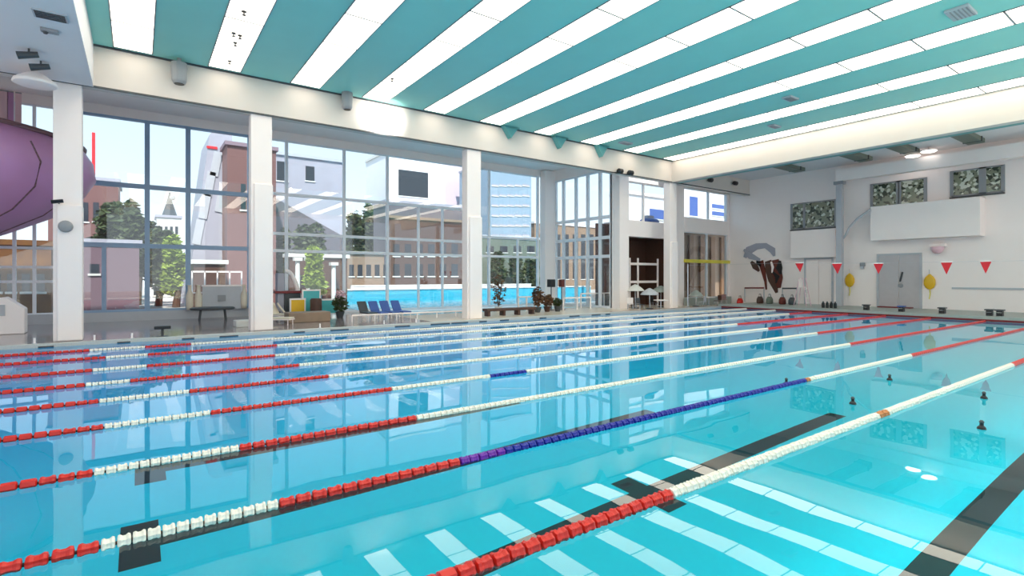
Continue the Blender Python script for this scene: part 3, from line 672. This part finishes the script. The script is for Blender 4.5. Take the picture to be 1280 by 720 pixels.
# sun loungers (cream) cluster near second column
def lounger(p, rz, lb, fab, dark=False, g='poolside loungers'):
    t = thing('sun_lounger', lb, 'lounger', p, g, rz);
    def pt(m, n, mm, **k): o = m.build(n, mm, None, **k); o.parent = t; return o
    pt(MB().box(-.32, -.85, .28, .32, .45, .33), 'frame', M['white'])
    pt(MB().box(-.3, -.85, .33, .3, .45, .42), 'seat_cushion', M[fab], bevel=.03)
    R = Matrix.Translation((0, .45, .35)) @ Matrix.Rotation(math.radians(55), 4, 'X')
    pt(MB().box(-.3, 0, 0, .3, .8, .1, R), 'backrest', M[fab], bevel=.03)
    for sx_ in (-.28, .28):
        for sy_ in (-.75, .4): pt(MB().tube([(sx_, sy_, 0), (sx_, sy_, .3)], .025, 6), 'leg', M['white'])
    return t
def atf(x, Y): p = atY(x, 380, Y); p.z = .05; return p
lg = [(346, 30.6, .9, 'cream lounger nearest the second column foot', 'cream'), (350, 33.4, .5, 'cream lounger behind the nearest one by the second column', 'cream'),
      (338, 36.2, .2, 'dark grey lounger half hidden by the second column', 'dgrey'), (366, 33.8, 1.4, 'cream lounger in front of the white arch', 'cream')]
l0 = None
for x, Y, rz, lb, fab in lg: lounger(atf(x, Y), rz, lb, fab)
# recliner row with blue cushions
base = None
for i, x in enumerate([459, 473, 487, 501]):
    dirs = ['dark grey recliner at the left end of the row before the outdoor pool', 'blue recliner next to the dark grey one in the row', 'blue recliner second from the right end of the row', 'blue recliner at the right end of the row before the outdoor pool']
    lounger(atf(x, 32.0 + .0 * i), .1, dirs[i], 'bluep' if i else 'dgrey', g='recliner row by the pools')
# chrome rail in front of recliners
a, b = atf(440, 30.0), atf(592, 30.0)
t = thing('handrail', 'long white handrail running behind the pool edge toward the middle column', 'rail', (a + b) / 2)
MB().tube([(a.x, 30, .42), (b.x, 30, .42)], .05).build('rail', M['white'], t)
for k in range(7): xx = a.x + (b.x - a.x) * k / 6; MB().tube([(xx, 30, .05), (xx, 30, .42)], .035, 6).build('post', M['white'], t)
# brown ledge left
a, b = atf(360, 31.5), atf(412, 31.5)
tag(B(a.x, 31.3, .05, b.x, 32.5, .62).build('wood_bench', M['tan'], bevel=.04), 'long brown bench right of the second column', 'bench')
# arch slide
p0, p1 = atf(352, 36.5), atf(372, 36.5)
t = thing('kids_slide', 'small play slide with a white arch behind the second column', 'slide', (p0 + p1) / 2)
pts = [Vector((p0.x + .2 + (p1.x - p0.x) * k / 10, 36.5, .05 + 3.0 - 2.1 * (k / 10) ** 2.4)) for k in range(11)]
MB().tube(pts, .14, 10).build('arch', M['white'], t, smooth=True)
MB().box(p0.x - .3, 36.2, .05, p0.x + .1, 36.9, 2.9).build('tower', M['bgrey'], t, bevel=.03)
MB().box(p0.x - .5, 36.0, 1.6, p0.x + 1.2, 37.1, 1.75).build('platform', M['dark_red'], t)
MB().box(p0.x + .1, 36.1, .05, p0.x + 1.1, 36.9, 1.6).build('base', M['dgrey'], t, bevel=.03)
# turquoise play panels
for (x, Y, hgt, wd, lb, mm) in [(372, 35.0, 1.2, .4, 'yellow play panel between the slide and the turquoise panels', 'yellow'), (389, 35.2, 1.75, .5, 'turquoise play panel with a white frame', 'cyan'), (408, 35.4, 1.1, .7, 'low turquoise play panel left of the potted flowers', 'cyan')]:
    p = atf(x, Y); t = thing('play_panel', lb, 'play panel', p, 'play panels by the second column')
    MB().box(p.x - wd, Y - .06, .25, p.x + wd, Y + .06, hgt).build('board', M[mm], t)
    MB().box(p.x - wd - .08, Y - .08, .05, p.x - wd, Y + .08, hgt + .1).box(p.x + wd, Y - .08, .05, p.x + wd + .08, Y + .08, hgt + .1).box(p.x - wd, Y - .08, hgt, p.x + wd, Y + .08, hgt + .1).build('frame', M['white'], t)
p = atf(395, 34.2); tag(MB().lathe([(.3, .0), (.36, .1), (.36, 1.15), (.3, 1.25)], p, 16).build('barrel', M['brown']), 'dark brown barrel in front of the turquoise panels', 'barrel')
# potted plants
def plant(p, lb, cat, pot, leaf, h, wd, n, flower=None):
    t = thing('potted_plant', lb, cat, p, 'potted plants on the far deck')
    MB().lathe([(.18, 0), (.28, .35), (.3, .4), (.24, .4)], p, 14).build('pot', M[pot], t)
    f = MB().leaves(p + Vector((0, 0, .4 + h / 2)), (wd, wd, h / 2), n, .13).build('foliage', M[leaf], t)
    st = MB()
    for k in range(5): st.tube([p + Vector((0, 0, .35)), p + Vector((rnd.uniform(-wd, wd) * .6, rnd.uniform(-wd, wd) * .6, .4 + h * .8))], .018, 5)
    st.build('stem', M['trunk'], t)
    if flower: MB().leaves(p + Vector((0, 0, .5 + h)), (wd * .7, wd * .7, .25), 60, .1).build('flower', M[flower], t)
plant(atf(425, 33.6), 'dark potted plant with pink blossoms at the mullion foot', 'potted plant', 'dgrey', 'leaf', 1.0, .5, 220, 'pink')
plant(atf(672, 30.2), 'tall dried brown plant in a pot left of the corner column', 'potted plant', 'dgrey', 'leafd', 1.5, .42, 260)
plant(atf(684, 30.5), 'shorter dried brown plant beside the tall dried one', 'potted plant', 'brown', 'leafd', .9, .5, 200)
plant(atf(623, 32.2), 'bare brown plant standing just right of the middle column', 'potted plant', 'stone', 'leafd', 2.4, .6, 200)
plant(atf(697, 30.2), 'small dark bush in a pot right of the dried plants', 'potted plant', 'dgrey', 'leaf', .6, .35, 160)
# brown bench right of middle column
a, b = atf(606, 29.2), atf(667, 29.2)
t = thing('wooden_bench', 'long dark brown bench right of the middle column', 'bench', (a + b) / 2)
MB().box(a.x, 28.9, .38, b.x, 29.5, .55).build('seat', M['brown'], t, bevel=.02)
for k in range(4):
    xx = a.x + .2 + (b.x - a.x - .4) * k / 3; MB().box(xx - .08, 28.95, .05, xx + .08, 29.45, .4).build('leg', M['brown'], t)
# speakers / boxes on low wall
for (x, y, lb, mm) in [(689, 354, 'square black loudspeaker on a stand right of the corner column', 'black'), (702, 354, 'small reddish loudspeaker on a stand right of the black one', 'skin')]:
    p = atY(x, y, 31.5); t = thing('loudspeaker', lb, 'loudspeaker', (p.x, p.y, .05), 'loudspeakers near the corner column')
    wd = .26 if mm == 'black' else .15
    MB().box(p.x - wd, p.y - .2, p.z - .3, p.x + wd, p.y + .2, p.z + .3).build('cabinet', M[mm], t, bevel=.02)
    MB().tube([(p.x, p.y, .05), (p.x, p.y, p.z - .3)], .04).build('pole', M['dgrey'], t)
    MB().lathe([(.3, 0), (.28, .04), (.05, .06)], (p.x, p.y, .05), 14).build('base', M['dgrey'], t)
# low white screens in front of splash pool
for i, (x0, x1, Y) in enumerate([(648, 668, 31.6), (704, 738, 31.0), (726, 782, 32.4)]):
    a, b = atf(x0, Y), atf(x1, Y)
    t = thing('glass_screen', ['low frosted screen between the middle column and dried plants', 'pale low screen right of the dried plants', 'long white rail screen in front of the right end of the splash pool'][i], 'screen', (a + b) / 2, 'low screens at the splash pool')
    MB().box(a.x, Y - .03, .15, b.x, Y + .03, [1.1, .95, 1.2][i]).build('panel', M['glass'], t)
    z = [1.1, .95, 1.2][i]
    MB().box(a.x, Y - .06, z, b.x, Y + .06, z + .1).build('top_rail', M['white'], t)
    for q in (a.x, (a.x + b.x) / 2, b.x): MB().box(q - .05, Y - .05, .05, q + .05, Y + .05, z).build('post', M['white'], t)
# tables with parasols right
def parasol(p, lb, h, r, cloth):
    t = thing('cafe_parasol', lb, 'parasol', p, 'low parasols of the poolside cafe')
    MB().tube([p, p + Vector((0, 0, h + .1))], .035).build('pole', M['chrome'], t)
    MB().lathe([(r, -.0), (r * .95, .08), (r * .6, .32), (r * .25, .48), (.04, .55)], p + Vector((0, 0, h - .45)), 16).build('canopy', M[cloth], t)
    MB().lathe([(.3, 0), (.3, .06), (.08, .1)], p, 12).build('base', M['dgrey'], t)
for x, Y, lb, h, r, cl in [(794, 29.4, 'leftmost grey white parasol before the brown recess', 1.9, .75, 'stone'), (812, 28.2, 'grey white parasol in the centre of the recess', 1.6, .75, 'lgrey'), (826, 29.3, 'pale sage parasol left of the corner column', 1.75, .85, 'kerb'), (870, 28.3, 'pale parasol just right of the corner column', 1.35, .65, 'kerb')]:
    p = atf(x, Y); parasol(p, lb, h, r, cl)
def chair(p, rz, lb, mm, g):
    t = thing('cafe_chair', lb, 'chair', p, g, rz)
    def pt(m, n, q, **k): o = m.build(n, q, None, **k); o.parent = t
    pt(MB().box(-.24, -.24, .42, .24, .24, .47), 'seat', M[mm], bevel=.01); pt(MB().box(-.24, .2, .5, .24, .25, .95), 'backrest', M[mm], bevel=.01)
    for a_ in (-.21, .21):
        for b_ in (-.21, .21): pt(MB().tube([(a_, b_, 0), (a_, b_, .43 if b_ < 0 else .55)], .02, 6), 'leg', M['chrome'])
for i, (x, Y, mm) in enumerate([(800, 27.6, 'dgrey'), (818, 28.5, 'black'), (788, 28.7, 'white'), (878, 27.4, 'lgrey'), (897, 27.8, 'brown'), (905, 28.8, 'redbrick')]):
    chair(atf(x, Y), i * 1.1, ['dark grey chair under the leftmost parasol', 'black chair under the centre parasol', 'white chair at the left end of the cafe group', 'light grey chair under the parasol right of the corner column', 'brown chair in front of the lounge window', 'reddish chair at the right end of the lounge window'][i], mm, 'cafe chairs')
for i, (x, Y) in enumerate([(826, 27.3), (886, 28.6)]):
    p = atf(x, Y); t = thing('cafe_table', ['round white table at the corner column foot', 'round white table below the lounge window'][i], 'table', p, 'round cafe tables')
    MB().lathe([(.55, .7), (.58, .72), (.58, .75), (.55, .77)], p, 20).build('tabletop', M['white'], t); MB().tube([p, p + Vector((0, 0, .72))], .05).build('leg', M['chrome'], t); MB().lathe([(.3, 0), (.3, .03)], p, 14).build('base', M['chrome'], t)
a, b = atf(858, 29.5), atf(911, 29.5)
tag(B(a.x, 29.2, .05, b.x, 29.8, .75).build('low_planter', M['kerb'], bevel=.03), 'long pale green planter wall below the lounge window', 'planter')
# lifeguard chair (A-frame ladder) near slim column
p = atX(1003, 380, 44.5); p.z = .28
t = thing('lifeguard_chair', 'pale tubular lifeguard ladder chair beside the faint white doorway', 'lifeguard chair', p)
for sx_ in (-.4, .4):
    for sy_ in (-.5, .5): MB().tube([p + Vector((sx_, sy_, 0)), p + Vector((sx_ * .5, sy_ * .3, 2.3))], .03, 6).build('leg', M['pink'], t)
MB().box(p.x - .25, p.y - .25, 1.75, p.x + .25, p.y + .25, 1.85).build('seat', M['white'], t)
st = MB()
for k in range(4): z = .6 + k * .35; st.tube([(p.x - .4 + .05 * k, p.y - .45 + .06 * k, z), (p.x + .4 - .05 * k, p.y - .45 + .06 * k, z)], .02, 6)
st.build('rung', M['white'], t)
MB().box(p.x - .25, p.y + .15, 1.85, p.x + .25, p.y + .2, 2.5).build('backrest', M['white'], t)
# clutter by far corner: training kit
kit = [(925, 'red', 'small dark kit bag with a red top at the foot of the mural'), (950, 'brown', 'brown kit bag below the mural strokes'), (962, 'olive', 'olive kit bag right below the mural'), (978, 'skin', 'rust kit bag right of the mural'), (990, 'dgrey', 'dark grey kit bag left of the lifeguard chair')]
for x, mm, lb in kit:
    p = atX(x, 384, 45.5); p.z = .28 if p.y < YE + .3 else .05
    t = thing('kit_bag', lb, 'bag', p, 'kit bags along the far wall')
    MB().ring([(p + Vector((0, 0, z)), r, Vector((1, 0, 0)), Vector((0, .7, 0))) for z, r in [(0, .3), (.08, .38), (.4, .36), (.62, .22)]], 12).build('body', M[mm], t, smooth=True)
    MB().tube([p + Vector((-.2, 0, .5)), p + Vector((-.12, 0, .85)), p + Vector((.12, 0, .85)), p + Vector((.2, 0, .5))], .03, 6).build('handle', M['dgrey'], t)
for i, x in enumerate([1029, 1034, 1039, 1044]):
    p = atX(x, 385, 43); p.z = .28
    t = thing('water_bottle', ['black bottle at the left end of the small row on the kerb', 'second black bottle from the left in the small kerb row', 'third black bottle from the left in the small kerb row', 'black bottle at the right end of the small row on the kerb'][i], 'bottle', p, 'black bottles on the kerb')
    MB().lathe([(.1, 0), (.11, .05), (.11, .35), (.05, .42)], p, 12).build('body', M['black'], t); MB().lathe([(.05, .42), (.05, .5)], p, 10).build('cap', M['dgrey'], t)
# ------------------------------------------------------------------ outdoors
struct(MB().box(-60, GY + .3, -.3, 14, 62, .0).box(14, 41, -.3, 14.5, 62, .0).box(-60, 62, -.3, 200, 170, .0).box(60, GY + .3, -.3, 200, 62, 0).box(SX + .2, 34.4, -.3, 200, 41, 0).box(14, GY + .3, -.3, SX, 41, 0).build('floor_outdoor_paving', M['plaza']))
# outdoor pool
struct(B(8, 41, -.3, 60, 62, -.2).build('floor_outdoor_pool', M['leis']))
wt = MB(); wt.add([(14.5, 41, .02), (60, 41, .02), (60, 62, .02), (14.5, 62, .02)], [(0, 1, 2, 3)])
tag(wt.build('outdoor_pool_water', M['water2']), 'turquoise water of the outdoor pool beyond the tall windows', 'water', kind='stuff')
struct(MB().box(8, 62, -.1, 60, 62.55, 1.05).build('trim_outdoor_kerb', M['ptile']))  # turquoise wall added this tall for its cyan reflection in the outdoor water
struct(MB().box(8, 61.9, 1.05, 60, 62.6, 1.2).build('trim_outdoor_coping', M['stone']))
def building(name, lb, x0, x1, yt, Y, m, dep=10, wins=(), roof=None, group='buildings outside', wm='wind', yref=None, top=None):
    xm = yref or (x0 + x1) / 2
    a, b = atY(x0, 300, Y), atY(x1, 300, Y); z1 = atY(xm, yt, Y).z
    t = thing(name, lb, 'building', ((a.x + b.x) / 2, Y, 0), group)
    if top:  # sloping top: (y at x0, y at x1)
        za, zb = atY(x0, top[0], Y).z, atY(x1, top[1], Y).z
        MB().prism([(a.x, Y, 0), (b.x, Y, 0), (b.x, Y, zb), (a.x, Y, za)], (0, dep, 0)).build('wall', m, t)
        z1 = None
    else: MB().box(a.x, Y, 0, b.x, Y + dep, z1).build('wall', m, t)
    if z1 is not None:
        MB().box(a.x - .2, Y - .2, z1, b.x + .2, Y + dep, z1 + .35).build('roof', roof or m, t)
    for (u0, v0, u1, v1) in wins:
        p, q = atY(u0, v0, Y), atY(u1, v1, Y); p2, q2 = atY(u0, v1, Y), atY(u1, v0, Y)
        z_a, z_b = (q.z + p2.z) / 2, (p.z + q2.z) / 2
        w_ = MB().box(p.x, Y - .05, z_a, q.x, Y + .1, z_b).build('window', M[wm], t)
        MB().box(p.x - .1, Y - .1, z_a - .15, q.x + .1, Y, z_a).build('sill', M['stone'], w_)
    return t
def grid(x0, x1, y0, y1, nx, ny, fx=.55, fy=.6):
    out = []
    for i in range(nx):
        for j in range(ny):
            cx = x0 + (x1 - x0) * (i + .5) / nx; cy = y0 + (y1 - y0) * (j + .5) / ny; w_ = (x1 - x0) / nx * fx / 2; h_ = (y1 - y0) / ny * fy / 2
            out.append((cx - w_, cy - h_, cx + w_, cy + h_))
    return out
building('shop_building', 'golden brown shop front outside the far left windows', -60, 64, 306, 46, M['gold'], 6, grid(-50, 60, 335, 372, 6, 1))
building('brick_building', 'mauve brick building outside the left bay windows', 93, 174, 305, 48, M['brick'], 8, [(112, 330, 124, 342)], M['bgrey'])
building('stepped_building', 'taller mauve building with a grey roof behind the brick one', 60, 148, 224, 74, M['redbrick'], 8, grid(100, 140, 245, 285, 3, 1), M['bgrey'], top=None)
building('townhouse', 'cream townhouse with rows of dark windows seen in the left bay', 186, 236, 322, 70, M['bmod'], 8, grid(190, 233, 328, 372, 5, 3), M['stone'])
t = building('far_townhouse', 'pale tall house behind the cream townhouse', 196, 226, 272, 95, M['stone'], 6, grid(198, 224, 280, 312, 4, 2), M['bgrey'])
p = atY(212, 270, 96)
sp = thing('church_spire', 'thin dark church spire rising behind the pale houses', 'spire', (p.x, 104, 0))
q = atY(212, 240, 104); MB().box(q.x - 1, 103, 0, q.x + 1, 105, q.z - 5).build('tower', M['bgrey'], sp); MB().lathe([(1.4, -5), (.5, -2), (.08, 0)], q, 8).build('steeple', M['dgrey'], sp)
# tapered tower
Y = 58
t = thing('slanted_tower', 'tall pale grey tower with a slanted left edge, seen in the left bay', 'building', (atY(270, 300, Y).x, Y, 0), 'buildings outside')
P = [atY(x, y, Y) for x, y in [(232, 352), (262, 168), (268, 163), (290, 166), (300, 352)]]
P[0].z = 0; P[-1].z = 0
MB().prism(P, (0, 8, 0)).build('wall', M['bgrey'], t)
for (u, v) in [(270, 205), (262, 230), (256, 258), (248, 290), (276, 250)]:
    c_ = atY(u, v, Y); MB().box(c_.x - .35, Y - .1, c_.z - 1.2, c_.x + .35, Y, c_.z + 1.2, Matrix.Translation(c_) @ Matrix.Rotation(.16, 4, 'Y') @ Matrix.Translation(-c_)).build('window', M['lgrey'], t)
c_ = atY(276, 186, Y); MB().box(c_.x - 1.2, Y - .1, c_.z - .12, c_.x - .3, Y, c_.z + .12).box(c_.x + .1, Y - .1, c_.z - .12, c_.x + .9, Y, c_.z + .12).build('sign', M['pennant'], t)
building('tall_brick_building', 'tall red brick building beside the second column', 284, 345, 185, 54, M['redbrick'], 3.5, [(301, 230, 307, 262)], M['brick'])
building('pale_podium', 'low brown terrace block with a pale rail in the left bay', 242, 282, 330, 50, M['brown'], 4, [], M['stone'])
building('angular_building', 'grey violet building with a curved roof line right of the second column', 340, 428, 198, 64, M['bgrey'], 8, [(346, 192 + 10, 360, 226), (382, 208, 393, 226)], M['lgrey'])
p = atY(384, 196, 64.5)
building('dark_lower_building', 'darker mauve block with a sloping roof below the angular building', 338, 430, 250, 61, M['bdark'], 2.5, [], None, top=(244, 296))
building('white_modern_building', 'white modern building with a large dark recess, upper right of the second bay', 485, 556, 195, 72, M['bmod'], 9, [(498, 214, 535, 246)], M['stone'])
building('pink_tower_block', 'pale pink block beside the white modern building', 537, 588, 196, 88, M['bpink'], 9, [], M['bgrey'])
building('dark_glass_building', 'grey building band below the white modern one', 484, 590, 257, 66, M['bdark'], 5, grid(486, 590, 270, 292, 6, 1), M['bgrey'])
building('brown_terrace', 'brown brick terrace behind the outdoor pool', 486, 592, 276, 63.5, M['brown'], .4, grid(488, 590, 300, 350, 7, 2), M['tan'])
building('tan_pavilion', 'tan pavilion with pale pillars in the middle bay', 434, 480, 318, 64.0, M['tan'], 1.2, grid(434, 498, 326, 350, 6, 1), M['stone'])
building('brick_colonnade', 'dark red brick building behind white pillars', 362, 434, 322, 52, M['brown'], 2, [], M['stone'])
for i, x in enumerate([372, 386, 399, 417]):
    p = atY(x, 355, 50.5); p.z = 0; q = atY(x, 322 if i < 3 else 328, 50.5)
    t = thing('pillar', ['leftmost white pillar before the red brick building', 'second white pillar from the left before the red brick building', 'third white pillar before the red brick building', 'rightmost white pillar, topped by a small cap'][i], 'pillar', p, 'white pillars outside')
    MB().lathe([(.3, 0), (.22, .2), (.2, q.z - .3)], p, 14).build('shaft', M['stone'], t); MB().box(p.x - .35, 50.15, q.z - .3, p.x + .35, 50.85, q.z).build('capital', M['stone'], t)
building('blue_tower', 'blue grey glass tower seen right of the middle column', 611, 664, 209, 75, M['tower'], 10, grid(614, 662, 225, 300, 5, 6, .85, .15), M['bgrey'], wm='bgrey')
building('hedge_house', 'low grey olive building beyond the outdoor pool', 600, 676, 298, 67.5, M['olive'], 5, grid(604, 672, 305, 318, 4, 1), M['lgrey'])
building('columned_building', 'beige grey building with tall dark windows behind the side glazing', 668, 800, 284, 80, M['tan'], 6, grid(672, 796, 290, 352, 12, 1, .5, .9), M['bmod'])
building('pale_slide_tower', 'white slide tower with blue parts above the white lintel', 786, 838, 246, 42, M['bmod'], 3, [(812, 262, 834, 274)], M['white'], wm='bluep')
building('pale_annex', 'white and blue annex behind the upper window right of the corner column', 850, 925, 235, 50, M['bmod'], 3, [(862, 246, 872, 270), (890, 256, 908, 261), (890, 265, 908, 270)], M['white'], wm='bluep')
q = atY(911, 258, 41); tag(B(q.x - .35, 40.8, 0, q.x + .35, 41.2, 14).build('red_mast', M['pennant']), 'red upright mast behind the upper window right of the corner column', 'mast')
q = atY(117, 190, 83); tag(B(q.x - .16, 82.8, 0, q.x + .16, 83.2, atY(117, 166, 83).z).build('street_mast', M['pennant']), 'red mast rising above the mauve building in the left bay', 'mast')
# parked blue car above lintel -> platform float
q = atY(812, 276, 31.2)
t = thing('slide_raft', 'blue rubber raft resting on top of the white lintel', 'raft', (q.x, 31.2, zl1))
struct(B(xp0, 30.3, zl1 - .1, xp1, 32.5, zl1).build('floor_lintel_top', M['white']))
ctr = Vector((q.x, 31.2, zl1 + .25)); mb = MB()
mb.ring([(ctr + Vector((0, 0, z)), r, Vector((1, 0, 0)), Vector((0, .5, 0))) for z, r in [(-.25, .9), (-.1, 1.15), (.1, 1.15), (.25, .9)]], 20).build('tube_ring', M['bluep'], t, smooth=True)
MB().box(ctr.x - .5, 31.0, ctr.z + .2, ctr.x + .4, 31.4, ctr.z + .55).build('seat', M['bgrey'], t, bevel=.05)
# white fence outside
a, b = atY(438, 350, 62.9), atY(592, 350, 62.9)
t = thing('terrace_wall', 'long low white wall along the far side of the outdoor pool', 'wall', ((a.x + b.x) / 2, 62.9, 0))
MB().box(a.x, 62.7, .0, b.x + 10, 63.0, 1.5).build('panel', M['bmod'], t); MB().box(a.x, 62.6, 1.5, b.x + 10, 63.1, 1.65).build('coping', M['stone'], t)
a, b = atY(240, 340, 46.5), atY(302, 340, 46.5)
t = thing('terrace_railing', 'white terrace railing outside the right part of the left bay', 'railing', ((a.x + b.x) / 2, 46.5, 0))
MB().box(a.x, 46.45, 3.0, b.x, 46.6, 3.12).box(a.x, 46.45, 1.4, b.x, 46.6, 1.5).build('rail', M['white'], t)
for k in range(5): xx = a.x + (b.x - a.x) * k / 4; MB().box(xx - .05, 46.45, 0, xx + .05, 46.6, 3.1).build('post', M['white'], t)
# trees
def tree(px, ytop, Y, w_, lb, leaf='leaf', n=900):
    top = atY(px, ytop, Y); x = top.x; h = top.z
    t = thing('tree', lb, 'tree', (x, Y, 0), 'trees outside')
    MB().tube([(x, Y, 0), (x + .2, Y, h * .35), (x, Y, h * .7)], [.3, .22, .12], 8).build('trunk', M['trunk'], t)
    cr = MB()
    for k in range(6):
        c_ = (x + rnd.uniform(-.45, .45) * w_, Y + rnd.uniform(-.3, .3) * w_, h * (.38 + .12 * k) - (.1 * h if k == 5 else 0)); r = w_ * (.62 - .06 * k)
        cr.leaves(c_, (r * 1.15, r * .9, h * .2), n // 4, .42 if Y > 60 else .3)
    cr.build('crown', M[leaf], t)
tl = [(132, 262, 64, 2.4, 'dark tree beside the grey roof in the left bay', 'leaf'), (152, 258, 69, 2.3, 'dark tree in the middle of the left group outside the left bay', 'leaf'), (172, 268, 61, 2.1, 'dark bushy tree touching the steel blue mullion', 'leaf'),
      (198, 292, 57, 1.6, 'small olive tree before the pale houses', 'leaf'), (220, 300, 54, 1.1, 'bright green tree beside the cream townhouse', 'leafl'), (350, 290, 59, 1.5, 'olive tree just right of the second column', 'leaf'), (384, 284, 57.4, 2.6, 'broad olive tree behind the white pillars', 'leaf'), (396, 312, 47.6, 1.2, 'small lime green tree above the white pillars', 'leafl'),
      (445, 272, 68, 2.4, 'round green tree right of the long mullion', 'leaf'), (466, 262, 75, 2.2, 'tallest green tree in the middle bay', 'leaf'), (488, 262, 94, 3.4, 'green tree left of the white modern building', 'leaf'),
      (505, 300, 61.5, 0.1, '', ''), (622, 318, 64.8, 1.6, 'dull green tree right of the middle column', 'leaf'), (645, 322, 64.8, 1.3, 'dull green tree in the centre of the blue tower bay', 'leaf'), (664, 326, 64.8, 1.3, 'dull green tree at the right of the blue tower bay', 'leaf')]
for a_ in tl:
    if a_[5]: tree(*a_[:5], a_[5])
for i, x in enumerate([735, 752, 764]):
    p = atY(x, 300, 60); tag(MB().tube([(p.x, 60, 0), (p.x, 60, atY(x, 215, 60).z)], [.25, .12], 8).build('flagpole', M['lgrey']), ['tall pale pole outside, leftmost of three behind the side glazing', 'tall pale pole outside, centre one of three behind the side glazing', 'tall pale pole outside, rightmost of three behind the side glazing'][i], 'pole', 'poles outside')
# ------------------------------------------------------------------ lights, world
W = bpy.data.worlds.new('sky'); bpy.context.scene.world = W; W.use_nodes = True; nt = W.node_tree; N = nt.nodes; L = nt.links
bg = N['Background']; tc = N.new('ShaderNodeTexCoord'); sp_ = N.new('ShaderNodeSeparateXYZ'); cr = N.new('ShaderNodeValToRGB')
L.new(tc.outputs['Generated'], sp_.inputs[0]); L.new(sp_.outputs['Z'], cr.inputs[0])
cr.color_ramp.elements[0].position = 0; cr.color_ramp.elements[0].color = (*s(236, 244, 250), 1)
cr.color_ramp.elements[1].position = .5; cr.color_ramp.elements[1].color = (*s(170, 218, 246), 1)
L.new(cr.outputs[0], bg.inputs[0]); bg.inputs[1].default_value = 1.2
sun = bpy.data.lights.new('sun', 'SUN'); sun.energy = 5.5; sun.angle = .02; sun.color = (1, .95, .88); so = bpy.data.objects.new('sun', sun); C.objects.link(so)
so.rotation_euler = Vector((.3, .8, -1.1)).to_track_quat('-Z', 'Y').to_euler()
# floodlight added to imitate the glare patch on the beam
def spot(px, py, e, size, off):
    tgt = atY(px, py, BY); l = bpy.data.lights.new('floodlight', 'SPOT'); l.energy = e; l.spot_size = math.radians(size); l.spot_blend = 1; l.color = (1, .95, .88); l.shadow_soft_size = .15
    o = bpy.data.objects.new('floodlight', l); C.objects.link(o); o.location = tgt + Vector(off); o.rotation_euler = (tgt - o.location).to_track_quat('-Z', 'Y').to_euler()
spot(480, 148, 500, 100, (.3, -1.6, -.6))
# ------------------------------------------------------------------ camera
cam = bpy.data.cameras.new('camera'); co = bpy.data.objects.new('camera', cam); C.objects.link(co)
co.location = (0, 0, CH); co.rotation_euler = (PI / 2, 0, -YAW)
cam.sensor_width = 36; cam.lens = F / 1280 * 36; cam.shift_y = -(360 - HY) / 1280; cam.clip_end = 600; cam.clip_start = .05
sc = bpy.context.scene; sc.camera = co
sc.view_settings.view_transform = 'Standard'; sc.view_settings.look = 'None'; sc.view_settings.exposure = 0.42; sc.view_settings.gamma = 1; sc.view_settings.use_curve_mapping = False
cy = sc.cycles; cy.use_denoising = True; cy.max_bounces = 10; cy.transparent_max_bounces = 24; cy.transmission_bounces = 8; cy.glossy_bounces = 4; cy.diffuse_bounces = 4; cy.sample_clamp_indirect = 6
cy.caustics_refractive = True; cy.caustics_reflective = True
